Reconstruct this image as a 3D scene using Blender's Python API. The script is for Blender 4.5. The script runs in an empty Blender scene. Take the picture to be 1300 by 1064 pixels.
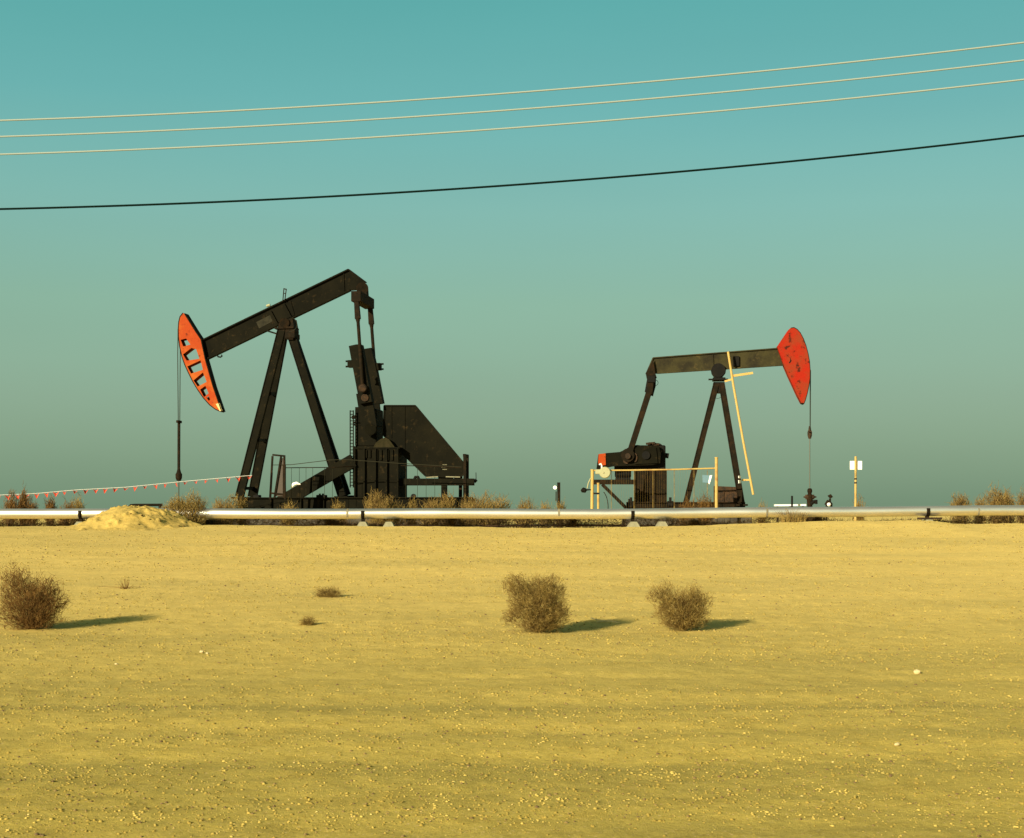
import bpy, math, random
import numpy as np
from mathutils import Vector
from mathutils.geometry import tessellate_polygon

# ------------------------------------------------------------------ camera, sky, sun, exposure
sc = bpy.context.scene
C = sc.collection
F = 1850.0            # focal length in photo pixels (photo 1300 px wide)
HX, HY = 650.0, 648.0 # principal column, horizon row
CAMZ = 1.6
cam = bpy.data.cameras.new('camera'); camo = bpy.data.objects.new('camera', cam); C.objects.link(camo)
camo.location = (0, 0, CAMZ); camo.rotation_euler = (math.radians(90), 0, 0)
cam.sensor_width = 36; cam.lens = 36 * F / 1300; cam.shift_y = (HY - 532) / 1300
cam.clip_start = 0.1; cam.clip_end = 20000
sc.camera = camo

SUN_EL, SUN_AZ = 19.0, 217.0     # azimuth clockwise from +Y: behind the camera, to the left
w = bpy.data.worlds.new("World"); sc.world = w; w.use_nodes = True
nt = w.node_tree; N = nt.nodes; L = nt.links
for n in list(N): N.remove(n)
sky = N.new('ShaderNodeTexSky'); sky.sky_type = 'NISHITA'; sky.sun_disc = False
sky.sun_elevation = math.radians(SUN_EL); sky.sun_rotation = math.radians(SUN_AZ)
sky.air_density = 1.2; sky.dust_density = 3.0; sky.ozone_density = 1.5
b1 = N.new('ShaderNodeBackground'); b1.inputs[1].default_value = 0.012
L.new(sky.outputs[0], b1.inputs[0])
tc = N.new('ShaderNodeTexCoord'); sp = N.new('ShaderNodeSeparateXYZ'); L.new(tc.outputs['Generated'], sp.inputs[0])
rp = N.new('ShaderNodeValToRGB'); L.new(sp.outputs[2], rp.inputs[0])
EXPO = 0.85
def stops(ramp, data):
    el = ramp.elements
    while len(el) > 1: el.remove(el[-1])
    el[0].position = data[0][0]; el[0].color = (*data[0][1], 1)
    for p, c in data[1:]:
        e = el.new(p); e.color = (*c, 1)
def s2l(c):
    return tuple(((v/255)/12.92 if v/255 <= .04045 else ((v/255+.055)/1.055)**2.4) for v in c)
def skyc(c, k=1.0):
    return tuple(v*k/2**EXPO for v in s2l(c))
stops(rp.color_ramp, [(0.0, skyc((117,145,118))), (0.025, skyc((124,154,127))), (0.075, skyc((129,162,138))),
      (0.14, skyc((130,174,149))), (0.20, skyc((121,178,164))), (0.27, skyc((96,172,166))), (0.33, skyc((80,165,158))),
      (0.5, skyc((100,128,120))), (1.0, skyc((96,102,90)))])
b2 = N.new('ShaderNodeBackground'); b2.inputs[1].default_value = 0.93
# faint uneven dust in the air, in long level veils
mpw = N.new('ShaderNodeMapping'); mpw.inputs['Scale'].default_value = (1.2, 1.2, 7); L.new(tc.outputs['Generated'], mpw.inputs[0])
nzw = N.new('ShaderNodeTexNoise'); nzw.inputs['Scale'].default_value = 1.6; nzw.inputs['Detail'].default_value = 3; L.new(mpw.outputs[0], nzw.inputs['Vector'])
mrw = N.new('ShaderNodeMapRange'); mrw.inputs[1].default_value = .3; mrw.inputs[2].default_value = .7; mrw.inputs[3].default_value = .965; mrw.inputs[4].default_value = 1.035
L.new(nzw.outputs[0], mrw.inputs[0])
vmw = N.new('ShaderNodeVectorMath'); vmw.operation = 'SCALE'; L.new(rp.outputs[0], vmw.inputs[0]); L.new(mrw.outputs[0], vmw.inputs['Scale'])
L.new(vmw.outputs[0], b2.inputs[0])
ad = N.new('ShaderNodeAddShader'); L.new(b1.outputs[0], ad.inputs[0]); L.new(b2.outputs[0], ad.inputs[1])
wo = N.new('ShaderNodeOutputWorld'); L.new(ad.outputs[0], wo.inputs[0])

sun = bpy.data.lights.new('sun', 'SUN'); sun.energy = 4.9; sun.angle = math.radians(0.5); sun.color = (1.0, 0.90, 0.70)
suno = bpy.data.objects.new('sun', sun); C.objects.link(suno)
az, el = math.radians(SUN_AZ), math.radians(SUN_EL)
sd = Vector((math.sin(az)*math.cos(el), math.cos(az)*math.cos(el), math.sin(el)))
suno.rotation_euler = sd.to_track_quat('Z', 'Y').to_euler()
vs = sc.view_settings; vs.view_transform = 'Standard'; vs.look = 'None'; vs.exposure = EXPO; vs.gamma = 1
vs.use_curve_mapping = False

rnd = random.Random(7)
NR = np.random.default_rng(11)

# ------------------------------------------------------------------ materials
def mat(name, base, rough=.7, metal=0., var=None, vscale=3., vcut=(.45, .62), var2=None, v2scale=12., v2cut=(.6,.7),
        bump=0., bscale=40., spec=.5, stretch=(1,1,1)):
    m = bpy.data.materials.new(name); m.use_nodes = True
    t = m.node_tree; n = t.nodes; b = n['Principled BSDF']
    b.inputs['Roughness'].default_value = rough; b.inputs['Metallic'].default_value = metal
    b.inputs['Specular IOR Level'].default_value = spec
    b.inputs['Base Color'].default_value = (*base, 1)
    tcn = n.new('ShaderNodeTexCoord'); mp = n.new('ShaderNodeMapping'); t.links.new(tcn.outputs['Object'], mp.inputs[0])
    mp.inputs['Scale'].default_value = stretch
    last = None
    def layer(prev, col, scale, cut, seed):
        nz = n.new('ShaderNodeTexNoise'); nz.inputs['Scale'].default_value = scale; nz.inputs['Detail'].default_value = 6
        nz.inputs['Roughness'].default_value = .65
        nz.noise_dimensions = '4D'; nz.inputs['W'].default_value = seed
        t.links.new(mp.outputs[0], nz.inputs['Vector'])
        r = n.new('ShaderNodeValToRGB'); stops(r.color_ramp, [(cut[0], (0,0,0)), (cut[1], (1,1,1))])
        t.links.new(nz.outputs[0], r.inputs[0])
        mx = n.new('ShaderNodeMix'); mx.data_type = 'RGBA'
        t.links.new(r.outputs[0], mx.inputs[0])
        if prev is None: mx.inputs[6].default_value = (*base, 1)
        else: t.links.new(prev, mx.inputs[6])
        mx.inputs[7].default_value = (*col, 1)
        return mx.outputs[2]
    if var: last = layer(last, var, vscale, vcut, 1.3)
    if var2: last = layer(last, var2, v2scale, v2cut, 5.1)
    if last: t.links.new(last, b.inputs['Base Color'])
    if bump:
        nz = n.new('ShaderNodeTexNoise'); nz.inputs['Scale'].default_value = bscale; nz.inputs['Detail'].default_value = 5
        t.links.new(mp.outputs[0], nz.inputs['Vector'])
        bp = n.new('ShaderNodeBump'); bp.inputs['Strength'].default_value = bump; bp.inputs['Distance'].default_value = .02
        t.links.new(nz.outputs[0], bp.inputs['Height']); t.links.new(bp.outputs[0], b.inputs['Normal'])
    return m

M = {}
M['dark'] = mat('dark paint', (.0046,.0042,.0017), .8, 0, (.0080,.0068,.0027), 1.2, (.42,.62), (.026,.017,.006), 5, (.57,.70), .2, 30, .05)
M['pale_patch'] = mat('faded paint', (.024,.021,.010), .8, 0, (.010,.009,.004), 6, (.4,.7), spec=.12)
M['black'] = mat('black paint', (.004,.0035,.002), .7, 0, (.008,.006,.003), 4, spec=.12)
M['steel'] = mat('brown weathered steel', (.0095,.0070,.0033), .8, 0, (.022,.012,.0045), 4, (.45,.65), (.005,.004,.002), 9, (.55,.7), .3, 40, .06)
M['olive'] = mat('mottled olive paint', (.036,.030,.009), .75, 0, (.016,.013,.005), 1.4, (.42,.6), (.060,.044,.013), 3.5, (.56,.68), .2, 30, .12)
M['rust'] = mat('rust', (.048,.024,.009), .85, 0, (.016,.011,.006), 9, (.42,.62), (.10,.062,.024), 20, (.6,.7), .4, 60, .2)
M['orange'] = mat('orange red paint', (.29,.040,.007), .7, 0, (.35,.085,.013), 1.8, (.45,.65), (.10,.018,.006), 5, (.58,.68), .1, 30, .05)
M['lightpaint'] = mat('worn pale paint', (.50,.40,.14), .7)
M['red'] = mat('scratched red paint', (.27,.014,.0045), .75, 0, (.20,.028,.009), 2.6, (.42,.58), (.045,.010,.005), 3.8, (.57,.64), .1, 30, .05)
M['yellow'] = mat('yellow paint', (.42,.29,.075), .65, 0, (.44,.26,.06), 4, (.45,.65), (.16,.06,.02), 10, (.60,.68), .1, 40, .3)
M['rusty_yellow'] = mat('rusty yellow paint', (.40,.27,.07), .75, 0, (.28,.14,.04), 3, (.48,.65), (.46,.33,.10), 8, (.6,.68), .1, 40, .3)
M['cream'] = mat('cream enamel', (.30,.29,.14), .6, 0, (.30,.26,.12), 8, (.5,.7))
M['white'] = mat('white paint', (.78,.76,.66), .6)
M['blue'] = mat('faded blue paint', (.09,.17,.19), .6)
M['concrete'] = mat('concrete', (.24,.22,.12), .9, 0, (.16,.145,.08), 6, (.4,.65), bump=.3)
M['dim_concrete'] = mat('shade-darkened concrete', (.06,.05,.028), .9, 0, (.03,.024,.014), 2, (.4,.6))  # footing colour darkened to stand for the shade behind the pipe
M['old_zinc'] = mat('dull zinc band', (.22,.19,.11), .8, 0, (.14,.12,.07), 6, (.4,.6), spec=.2)
M['olive_dark'] = mat('olive of lit gearbox base', (.016,.014,.005), .85, 0, (.028,.022,.009), 5, (.42,.62), spec=.05)  # lit tone for the added plate beside the gearbox
M['wire'] = mat('thin wire', (.022,.020,.010), .7, spec=.1)
M['strand'] = mat('bare sunlit power conductor', (.26,.30,.25), .7, spec=.1)
M['insulated'] = mat('black insulated cable', (.004,.010,.007), 1.0, spec=0.)
M['string'] = mat('white string', (.75,.72,.60), .7)
M['flag'] = mat('red plastic pennant', (.55,.06,.02), .6)
M['rod'] = mat('polished rod steel', (.06,.06,.04), .4, .5)
M['cloth'] = mat('dusty mesh', (.05,.035,.02), .8)
M['weed'] = mat('dry tumbleweed', (.235,.155,.038), .9, 0, (.11,.065,.018), 9, (.42,.58), (.44,.32,.10), 22, (.54,.62), spec=.05)
M['weed_red'] = mat('reddish tumbleweed', (.165,.085,.022), .9, 0, (.08,.040,.012), 9, (.42,.58), (.30,.18,.055), 20, (.54,.62), spec=.05)
M['straw'] = mat('golden dry brush', (.27,.18,.045), .9, 0, (.15,.090,.028), 4, (.42,.58), (.38,.27,.08), 8, (.55,.65), spec=.1)
M['scrub'] = mat('dry litter with shade tone', (.075,.048,.020), .95, 0, (.12,.075,.03), .35, (.45,.6), (.04,.028,.014), 3, (.5,.65), spec=.1)  # brown dry weeds, with the pipe's shade also put into the colour
M['grit_dark2'] = mat('dark clod', (.16,.11,.03), .95, 0, (.09,.06,.02), 9, spec=.05)
M['stone'] = mat('pale stone', (.52,.42,.19), .9, 0, (.40,.30,.12), 9, bump=.3)

# galvanised pipe jacket
def pipe_mat():
    m = bpy.data.materials.new('aluminium pipe jacket'); m.use_nodes = True
    t = m.node_tree; n = t.nodes; b = n['Principled BSDF']
    b.inputs['Base Color'].default_value = (.82,.77,.63,1); b.inputs['Metallic'].default_value = .95
    b.inputs['Roughness'].default_value = .36
    tcn = n.new('ShaderNodeTexCoord'); nz = n.new('ShaderNodeTexNoise'); nz.inputs['Scale'].default_value = .8; nz.inputs['Detail'].default_value = 5
    mp = n.new('ShaderNodeMapping'); mp.inputs['Scale'].default_value = (1, 4, 4)
    t.links.new(tcn.outputs['Object'], mp.inputs[0]); t.links.new(mp.outputs[0], nz.inputs['Vector'])
    r = n.new('ShaderNodeMapRange'); r.inputs[1].default_value = .3; r.inputs[2].default_value = .7; r.inputs[3].default_value = .36; r.inputs[4].default_value = .44
    t.links.new(nz.outputs[0], r.inputs[0]); t.links.new(r.outputs[0], b.inputs['Roughness'])
    return m
M['pipe'] = pipe_mat()

def sand_mat(name='sandy soil', dim=1.0):
    m = bpy.data.materials.new(name); m.use_nodes = True
    t = m.node_tree; n = t.nodes; b = n['Principled BSDF']; lk = t.links.new
    b.inputs['Roughness'].default_value = .95; b.inputs['Specular IOR Level'].default_value = .15
    tcn = n.new('ShaderNodeTexCoord')
    def noise(scale, detail, stretch=(1,1,1), rough=.6):
        mp = n.new('ShaderNodeMapping'); mp.inputs['Scale'].default_value = stretch
        lk(tcn.outputs['Object'], mp.inputs[0])
        z = n.new('ShaderNodeTexNoise'); z.inputs['Scale'].default_value = scale; z.inputs['Detail'].default_value = detail
        z.inputs['Roughness'].default_value = rough
        lk(mp.outputs[0], z.inputs['Vector']); return z.outputs[0]
    def mix(fac, a, c, mode='MIX'):
        x = n.new('ShaderNodeMix'); x.data_type = 'RGBA'; x.blend_type = mode
        if isinstance(fac, float): x.inputs[0].default_value = fac
        else: lk(fac, x.inputs[0])
        for i, v in ((6, a), (7, c)):
            if isinstance(v, tuple): x.inputs[i].default_value = (*v, 1)
            else: lk(v, x.inputs[i])
        return x.outputs[2]
    def cut(v, a, c):
        r = n.new('ShaderNodeMapRange'); r.inputs[1].default_value = a; r.inputs[2].default_value = c; r.clamp = True
        lk(v, r.inputs[0]); return r.outputs[0]
    # sand colour by distance: darker close up, paler on the bank and to the right
    sx = n.new('ShaderNodeSeparateXYZ'); lk(tcn.outputs['Object'], sx.inputs[0])
    bank = cut(sx.outputs[1], 9, 26)
    base = mix(bank, (.425,.314,.060), (.625,.445,.116))
    xr = cut(sx.outputs[0], -14, 16)
    base = mix(xr, base, mix(1.0, base, (1.16,1.16,1.17), 'MULTIPLY'))
    c = mix(cut(noise(.35, 4, (.35,1.5,1)), .42, .66), base, mix(1.0, base, (.84,.86,.88), 'MULTIPLY'))
    inv = n.new('ShaderNodeMath'); inv.operation = 'SUBTRACT'; inv.inputs[0].default_value = 1; lk(bank, inv.inputs[1])
    mt = n.new('ShaderNodeMath'); mt.operation = 'MULTIPLY'; lk(cut(noise(1.0, 7, (.11,1.3,1), .7), .50, .72), mt.inputs[0]); lk(inv.outputs[0], mt.inputs[1])
    trk = mt.outputs[0]
    c = mix(trk, c, mix(1.0, c, (.76,.79,.82), 'MULTIPLY'))
    c = mix(cut(noise(9, 6, (.6,1,1), .75), .50, .72), c, mix(1.0, c, (1.22,1.20,1.25), 'MULTIPLY'))
    c = mix(cut(noise(16, 5, (.7,1,1), .75), .55, .72), c, mix(1.0, c, (.74,.72,.66), 'MULTIPLY'))
    c = mix(cut(noise(45, 3), .62, .72), c, (.62,.44,.20))
    c = mix(cut(noise(60, 3), .66, .74), c, (.20,.12,.045))
    c = mix(cut(noise(34, 4, (.8,1,1), .8), .50, .66), c, mix(1.0, c, (1.20,1.17,1.15), 'MULTIPLY'))
    c = mix(cut(noise(27, 4, (.8,1,1), .8), .52, .68), c, mix(1.0, c, (.76,.72,.62), 'MULTIPLY'))
    c = mix(cut(noise(3.2, 5, (.6,1,1), .7), .48, .66), c, mix(1.0, c, (.90,.88,.82), 'MULTIPLY'))
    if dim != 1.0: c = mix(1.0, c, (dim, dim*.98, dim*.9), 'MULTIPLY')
    lk(c, b.inputs['Base Color'])
    bp = n.new('ShaderNodeBump'); bp.inputs['Strength'].default_value = .55; bp.inputs['Distance'].default_value = .03
    lk(noise(14, 8, (1,1,1), .75), bp.inputs['Height'])
    bp2 = n.new('ShaderNodeBump'); bp2.inputs['Strength'].default_value = .35; bp2.inputs['Distance'].default_value = .012
    lk(noise(70, 4), bp2.inputs['Height']); lk(bp.outputs[0], bp2.inputs['Normal'])
    lk(bp2.outputs[0], b.inputs['Normal'])
    return m
M['sand'] = sand_mat(); M['earth'] = sand_mat('dimmed heap sand', .75)  # heap uses the same sand, darkened to offset its slope facing the sun

# ------------------------------------------------------------------ helpers
def link(name, me, m, parent=None, smooth=False):
    o = bpy.data.objects.new(name, me); C.objects.link(o)
    if m is not None:
        for mm in (m if isinstance(m, list) else [m]): me.materials.append(mm)
    if parent is not None: o.parent = parent
    if smooth:
        me.polygons.foreach_set('use_smooth', [len(p.vertices) <= 4 for p in me.polygons])
    return o
def tag(o, label=None, cat=None, group=None, kind=None):
    if label: o['label'] = label
    if cat: o['category'] = cat
    if group: o['group'] = group
    if kind: o['kind'] = kind
    return o
def empty(name, loc, rz, label, cat, group=None):
    o = bpy.data.objects.new(name, None); C.objects.link(o); o.location = loc; o.rotation_euler = (0,0,rz)
    o.empty_display_size = .3
    return tag(o, label, cat, group)

class MB:
    def __init__(s): s.v = []; s.f = []; s.st = []; s.sf = []
    def add(s, vs, fs):
        k = len(s.v); s.st.append(k); s.sf.append(len(s.f)); s.v += [tuple(p) for p in vs]; s.f += [[i+k for i in f] for f in fs]; return s
    def loft(s, rings, caps=True):
        n = len(rings[0]); vs = [p for r in rings for p in r]; fs = []
        for i in range(len(rings)-1):
            for j in range(n):
                a = i*n+j; b = i*n+(j+1) % n
                fs.append([a, b, b+n, a+n])
        if caps: fs.append(list(range(n))[::-1]); fs.append([(len(rings)-1)*n+j for j in range(n)])
        return s.add(vs, fs)
    def box(s, x0, x1, y0, y1, z0, z1, bev=0.):
        if bev <= 0:
            return s.loft([[(x0,y0,z0),(x1,y0,z0),(x1,y1,z0),(x0,y1,z0)], [(x0,y0,z1),(x1,y0,z1),(x1,y1,z1),(x0,y1,z1)]])
        b = bev
        def ring(z, i): return [(x0+i+b,y0+i,z),(x1-i-b,y0+i,z),(x1-i,y0+i+b,z),(x1-i,y1-i-b,z),(x1-i-b,y1-i,z),(x0+i+b,y1-i,z),(x0+i,y1-i-b,z),(x0+i,y0+i+b,z)]
        return s.loft([ring(z0,b), ring(z0+b,0), ring(z1-b,0), ring(z1,b)])
    def bar(s, p, q, w, h, ref=(0,1,0), w1=None, h1=None):
        p, q = Vector(p), Vector(q); d = (q-p).normalized(); u = Vector(ref); u = (u - d*u.dot(d))
        if u.length < 1e-4: u = Vector((1,0,0)); u = u - d*u.dot(d)
        u.normalize(); v = d.cross(u)
        def ring(c, w, h): return [c+u*w/2*a+v*h/2*b for a, b in ((-1,-1),(1,-1),(1,1),(-1,1))]
        return s.loft([ring(p, w, h), ring(q, w1 or w, h1 or h)])
    def hbeam(s, p, q, lat, dep, tf=.03, tw=.03):
        # I section: flanges span 'lat' along Y, separated by 'dep' in the plane
        p, q = Vector(p), Vector(q); d = (q-p).normalized(); u = Vector((0,1,0)); u = (u-d*u.dot(d)).normalized(); v = d.cross(u)
        for sg in (-1, 1):
            s.bar(p+v*sg*(dep/2-tf/2), q+v*sg*(dep/2-tf/2), lat, tf, u)
        return s.bar(p, q, tw, dep-2*tf-.002, u)
    def tube(s, pts, r, n=8, rr=None):
        pts = [Vector(p) for p in pts]; rings = []
        for i, p in enumerate(pts):
            d = (pts[min(i+1, len(pts)-1)]-pts[max(i-1, 0)]).normalized()
            u = d.cross(Vector((0,1,0)) if abs(d.y) < .9 else Vector((1,0,0))).normalized(); v = d.cross(u)
            k = rr[i] if rr else r
            rings.append([p+u*k*math.cos(2*math.pi*j/n)+v*k*math.sin(2*math.pi*j/n) for j in range(n)])
        return s.loft(rings)
    def prism(s, pts, y0, y1, holes=()):
        """polygon in the XZ plane (list of (x,z)) extruded from y0 to y1, with holes"""
        polys = [[Vector((a, 0, b)) for a, b in pts]] + [[Vector((a, 0, b)) for a, b in h] for h in holes]
        flat = [p for pl in polys for p in pl]; n = len(flat)
        tri = tessellate_polygon(polys)
        vs = [(p.x, y0, p.z) for p in flat] + [(p.x, y1, p.z) for p in flat]
        fs = [list(t) for t in tri] + [[i+n for i in t[::-1]] for t in tri]
        k = 0
        for pl in polys:
            m_ = len(pl)
            for j in range(m_):
                a = k+j; b = k+(j+1) % m_; fs.append([a, b, b+n, a+n])
            k += m_
        return s.add(vs, fs)
    def build(s, name, m, parent=None, smooth=False):
        me = bpy.data.meshes.new(name); me.from_pydata(s.v, [], s.f); me.update()
        import bmesh
        bm = bmesh.new(); bm.from_mesh(me); bmesh.ops.recalc_face_normals(bm, faces=bm.faces[:]); bm.to_mesh(me); bm.free()
        return link(name, me, m, parent, smooth)

def world(px, py, Y):
    return Vector(((px-HX)*Y/F, Y, CAMZ+(HY-py)*Y/F))
class Frame:
    def __init__(s, root): s.o = Vector(root.location); a = root.rotation_euler.z; s.lx = Vector((math.cos(a), math.sin(a), 0)); s.ly = Vector((-math.sin(a), math.cos(a), 0))
    def __call__(s, px, py, lat):
        d = Vector(((px-HX)/F, 1, (HY-py)/F)); c = Vector((0,0,CAMZ))
        t = (lat-(c-s.o).dot(s.ly))/d.dot(s.ly); p = c+d*t-s.o
        return Vector((p.dot(s.lx), lat, p.z))
    def poly(s, pts, lat): return [(q.x, q.z) for q in (s(a, b, lat) for a, b in pts)]

# ------------------------------------------------------------------ terrain
_perm = NR.integers(0, 1 << 30, 4096)
def vnoise(x, y, seed=0):
    xi = np.floor(x).astype(np.int64); yi = np.floor(y).astype(np.int64); fx = x-xi; fy = y-yi
    fx = fx*fx*(3-2*fx); fy = fy*fy*(3-2*fy)
    def h(a, b): return (_perm[(a*73+b*1979+seed*311+_perm[(b*7+a*13+seed) & 4095]) & 4095] / float(1 << 30))
    return (h(xi,yi)*(1-fx)+h(xi+1,yi)*fx)*(1-fy)+(h(xi,yi+1)*(1-fx)+h(xi+1,yi+1)*fx)*fy-.5
def fbm(x, y, o=4, seed=0):
    r = 0; a = 1
    for i in range(o): r = r+a*vnoise(x*2**i+i*17.3, y*2**i+i*9.1, seed+i); a *= .5
    return r
PY = [-6000, -50, 6, 14, 19, 27, 35, 41.4, 42.4, 43.1, 44.2, 60, 300, 6000]
PZ = [-.3, -.15, -.10, 0.0, .10, .36, .78, 1.13, 1.165, 1.08, 1.02, 1.0, .9, .2]
_cr = [(-400,668),(0,668),(100,667.5),(240,667),(400,668),(500,668.5),(600,668),(650,669.7),(790,669.5),(850,668),(900,667),(960,665.5),(1040,661.5),(1170,660.5),(1190,661.5),(1212,664.5),(1300,664.5),(1700,666)]
CX = [(a-HX)*42.4/F for a, b in _cr]; CZ = [CAMZ+(HY-b)*42.4/F for a, b in _cr]
def height(x, y):
    x = np.asarray(x, float); y = np.asarray(y, float)
    cr = .3*fbm(x*.28, y*0+3.3, 3, 5)                       # the crest of the bank wanders a little
    yy = y+np.where(y > 38, -.35*cr, 0)
    z = np.interp(yy, PY, PZ)
    cz = np.interp(x, CX, CZ)+.02*fbm(x*1.3, y*0+8.1, 3, 9)
    z = z + np.exp(-((y-42.4)/np.where(y < 42.4, 2.6, 1.1))**2)*(cz-1.165)
    near = np.clip((55-y)/20, 0, 1)
    z = z + near*(.05*fbm(x*.25, y*.3, 3, 20) + .008*fbm(x*1.1, y*1.3, 3, 30) + .013*fbm(x*6, y*6, 3, 40))
    # two shallow wheel ruts along the road shoulder
    for yc, wd, dp in ((13.9, .30, .02), (12.4, .35, .03), (10.9, .3, .02), (9.7, .4, .03)):
        z = z - dp*np.exp(-((y-yc-.25*vnoise(x*.12, x*0+yc, 60))/wd)**2)*(1+.8*vnoise(x*.5, x*0+yc, 61))
    return z
def hz(x, y): return float(height(np.array([x]), np.array([y]))[0])
def on_ground(px, py, y0=6., y1=43.):
    best = None; prev = None
    for i in range(800):
        y = y0+(y1-y0)*i/799; x = (px-HX)*y/F; r = CAMZ+(HY-py)*y/F
        d = r-hz(x, y)
        if prev is not None and d <= 0 < prev: return Vector((x, y, hz(x, y)))
        prev = d
    return Vector((x, y, hz(x, y)))
def grid_mesh(xs, ys, fn):
    X, Y = np.meshgrid(xs, ys); Z = fn(X, Y); nx, ny = len(xs), len(ys)
    co = np.stack([X, Y, Z], -1).reshape(-1, 3).astype(np.float32)
    i = np.arange((ny-1)*(nx-1)); r = i//(nx-1); c = i % (nx-1); a = r*nx+c
    q = np.stack([a, a+1, a+1+nx, a+nx], -1).astype(np.int32)
    me = bpy.data.meshes.new('grid'); me.vertices.add(len(co)); me.vertices.foreach_set('co', co.ravel())
    me.loops.add(q.size); me.loops.foreach_set('vertex_index', q.ravel())
    me.polygons.add(len(q)); me.polygons.foreach_set('loop_start', np.arange(0, q.size, 4, dtype=np.int32))
    me.update(calc_edges=True); me.polygons.foreach_set('use_smooth', np.ones(len(q), bool)); return me
geo = lambda a, b, n: np.geomspace(a, b, n)
xs = np.concatenate([-geo(22, 6000, 22)[::-1], np.arange(-21.8, -7, .11), np.arange(-7, 7, .05), np.arange(7, 21.9, .11), geo(22, 6000, 22)])
ys = np.concatenate([-geo(5, 6000, 16)[::-1], np.arange(-4, 5, 1.0), np.arange(5, 20, .045), np.arange(20, 46, .10), geo(46, 6000, 60)])
tag(link('ground', grid_mesh(xs, ys, height), M['sand'], smooth=True), kind='structure')['label'] = 'yellow sandy soil rising to a low bank'

# heap of loose earth over the pipe
mc = world(172, 648, 42.9)
def heap(x, y):
    u = (x-mc.x); v = (y-42.45)+.25*fbm(x*1.1, y*0, 2, 70)
    ax = np.where(u < 0, 1.75, 2.15); ay = np.where(v < 0, 2.9, 1.0)
    r = np.sqrt((u/ax)**2+(v/ay)**2)*(1+.22*fbm(x*1.4, y*1.4, 3, 71))
    q = np.clip((1-r)/.72, 0, 1); h = .545*q*q*(3-2*q)
    e = np.clip(1.15-r, 0, 1)
    h = h+(.06*fbm(x*1.6, y*1.6, 2, 76)+.045*fbm(x*3.4, y*3.4, 3, 77))*np.minimum(e*2, 1)+.16*np.maximum(fbm(x*9, y*9, 2, 78)-.15, 0)*np.minimum(e*2, 1)
    return height(x, y)+h-.02-.16*np.clip(r-1.0, 0, 1)
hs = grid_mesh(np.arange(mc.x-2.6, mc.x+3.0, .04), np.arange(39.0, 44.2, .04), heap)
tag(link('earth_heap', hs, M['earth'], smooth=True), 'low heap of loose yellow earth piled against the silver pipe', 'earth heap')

# ------------------------------------------------------------------ stones
def stone_mesh(name, r, seed, sq=.7):
    rg = random.Random(seed); import bmesh
    bm = bmesh.new(); bmesh.ops.create_icosphere(bm, subdivisions=2, radius=r)
    off = Vector([rg.uniform(0, 50) for _ in range(3)])
    from mathutils import noise
    for v in bm.verts:
        k = 1+.45*noise.noise(v.co/r*1.1+off)+.15*noise.noise(v.co/r*3+off); v.co = v.co*k; v.co.z *= sq
    me = bpy.data.meshes.new(name); bm.to_mesh(me); bm.free(); return me
def stone(px, py, r, seed, label):
    p = on_ground(px, py); o = link('stone', stone_mesh('stone', r, seed), M['stone']); o.location = p+Vector((0,0,r*.35))
    return tag(o, label, 'stone')
stone(1164, 855, .036, 3, 'pale fist-sized stone alone on the sand right of the tumbleweeds')
stone(256, 829, .026, 5, 'small pale stone on the sand, larger of the two close together')
stone(263, 831, .018, 6, 'small pale stone on the sand, smaller of the two close together')
stone(148, 844, .018, 8, 'little pale stone on the sand below the left tumbleweed')
stone(1139, 948, .02, 9, 'small pale stone near the bottom right of the sand')

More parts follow.
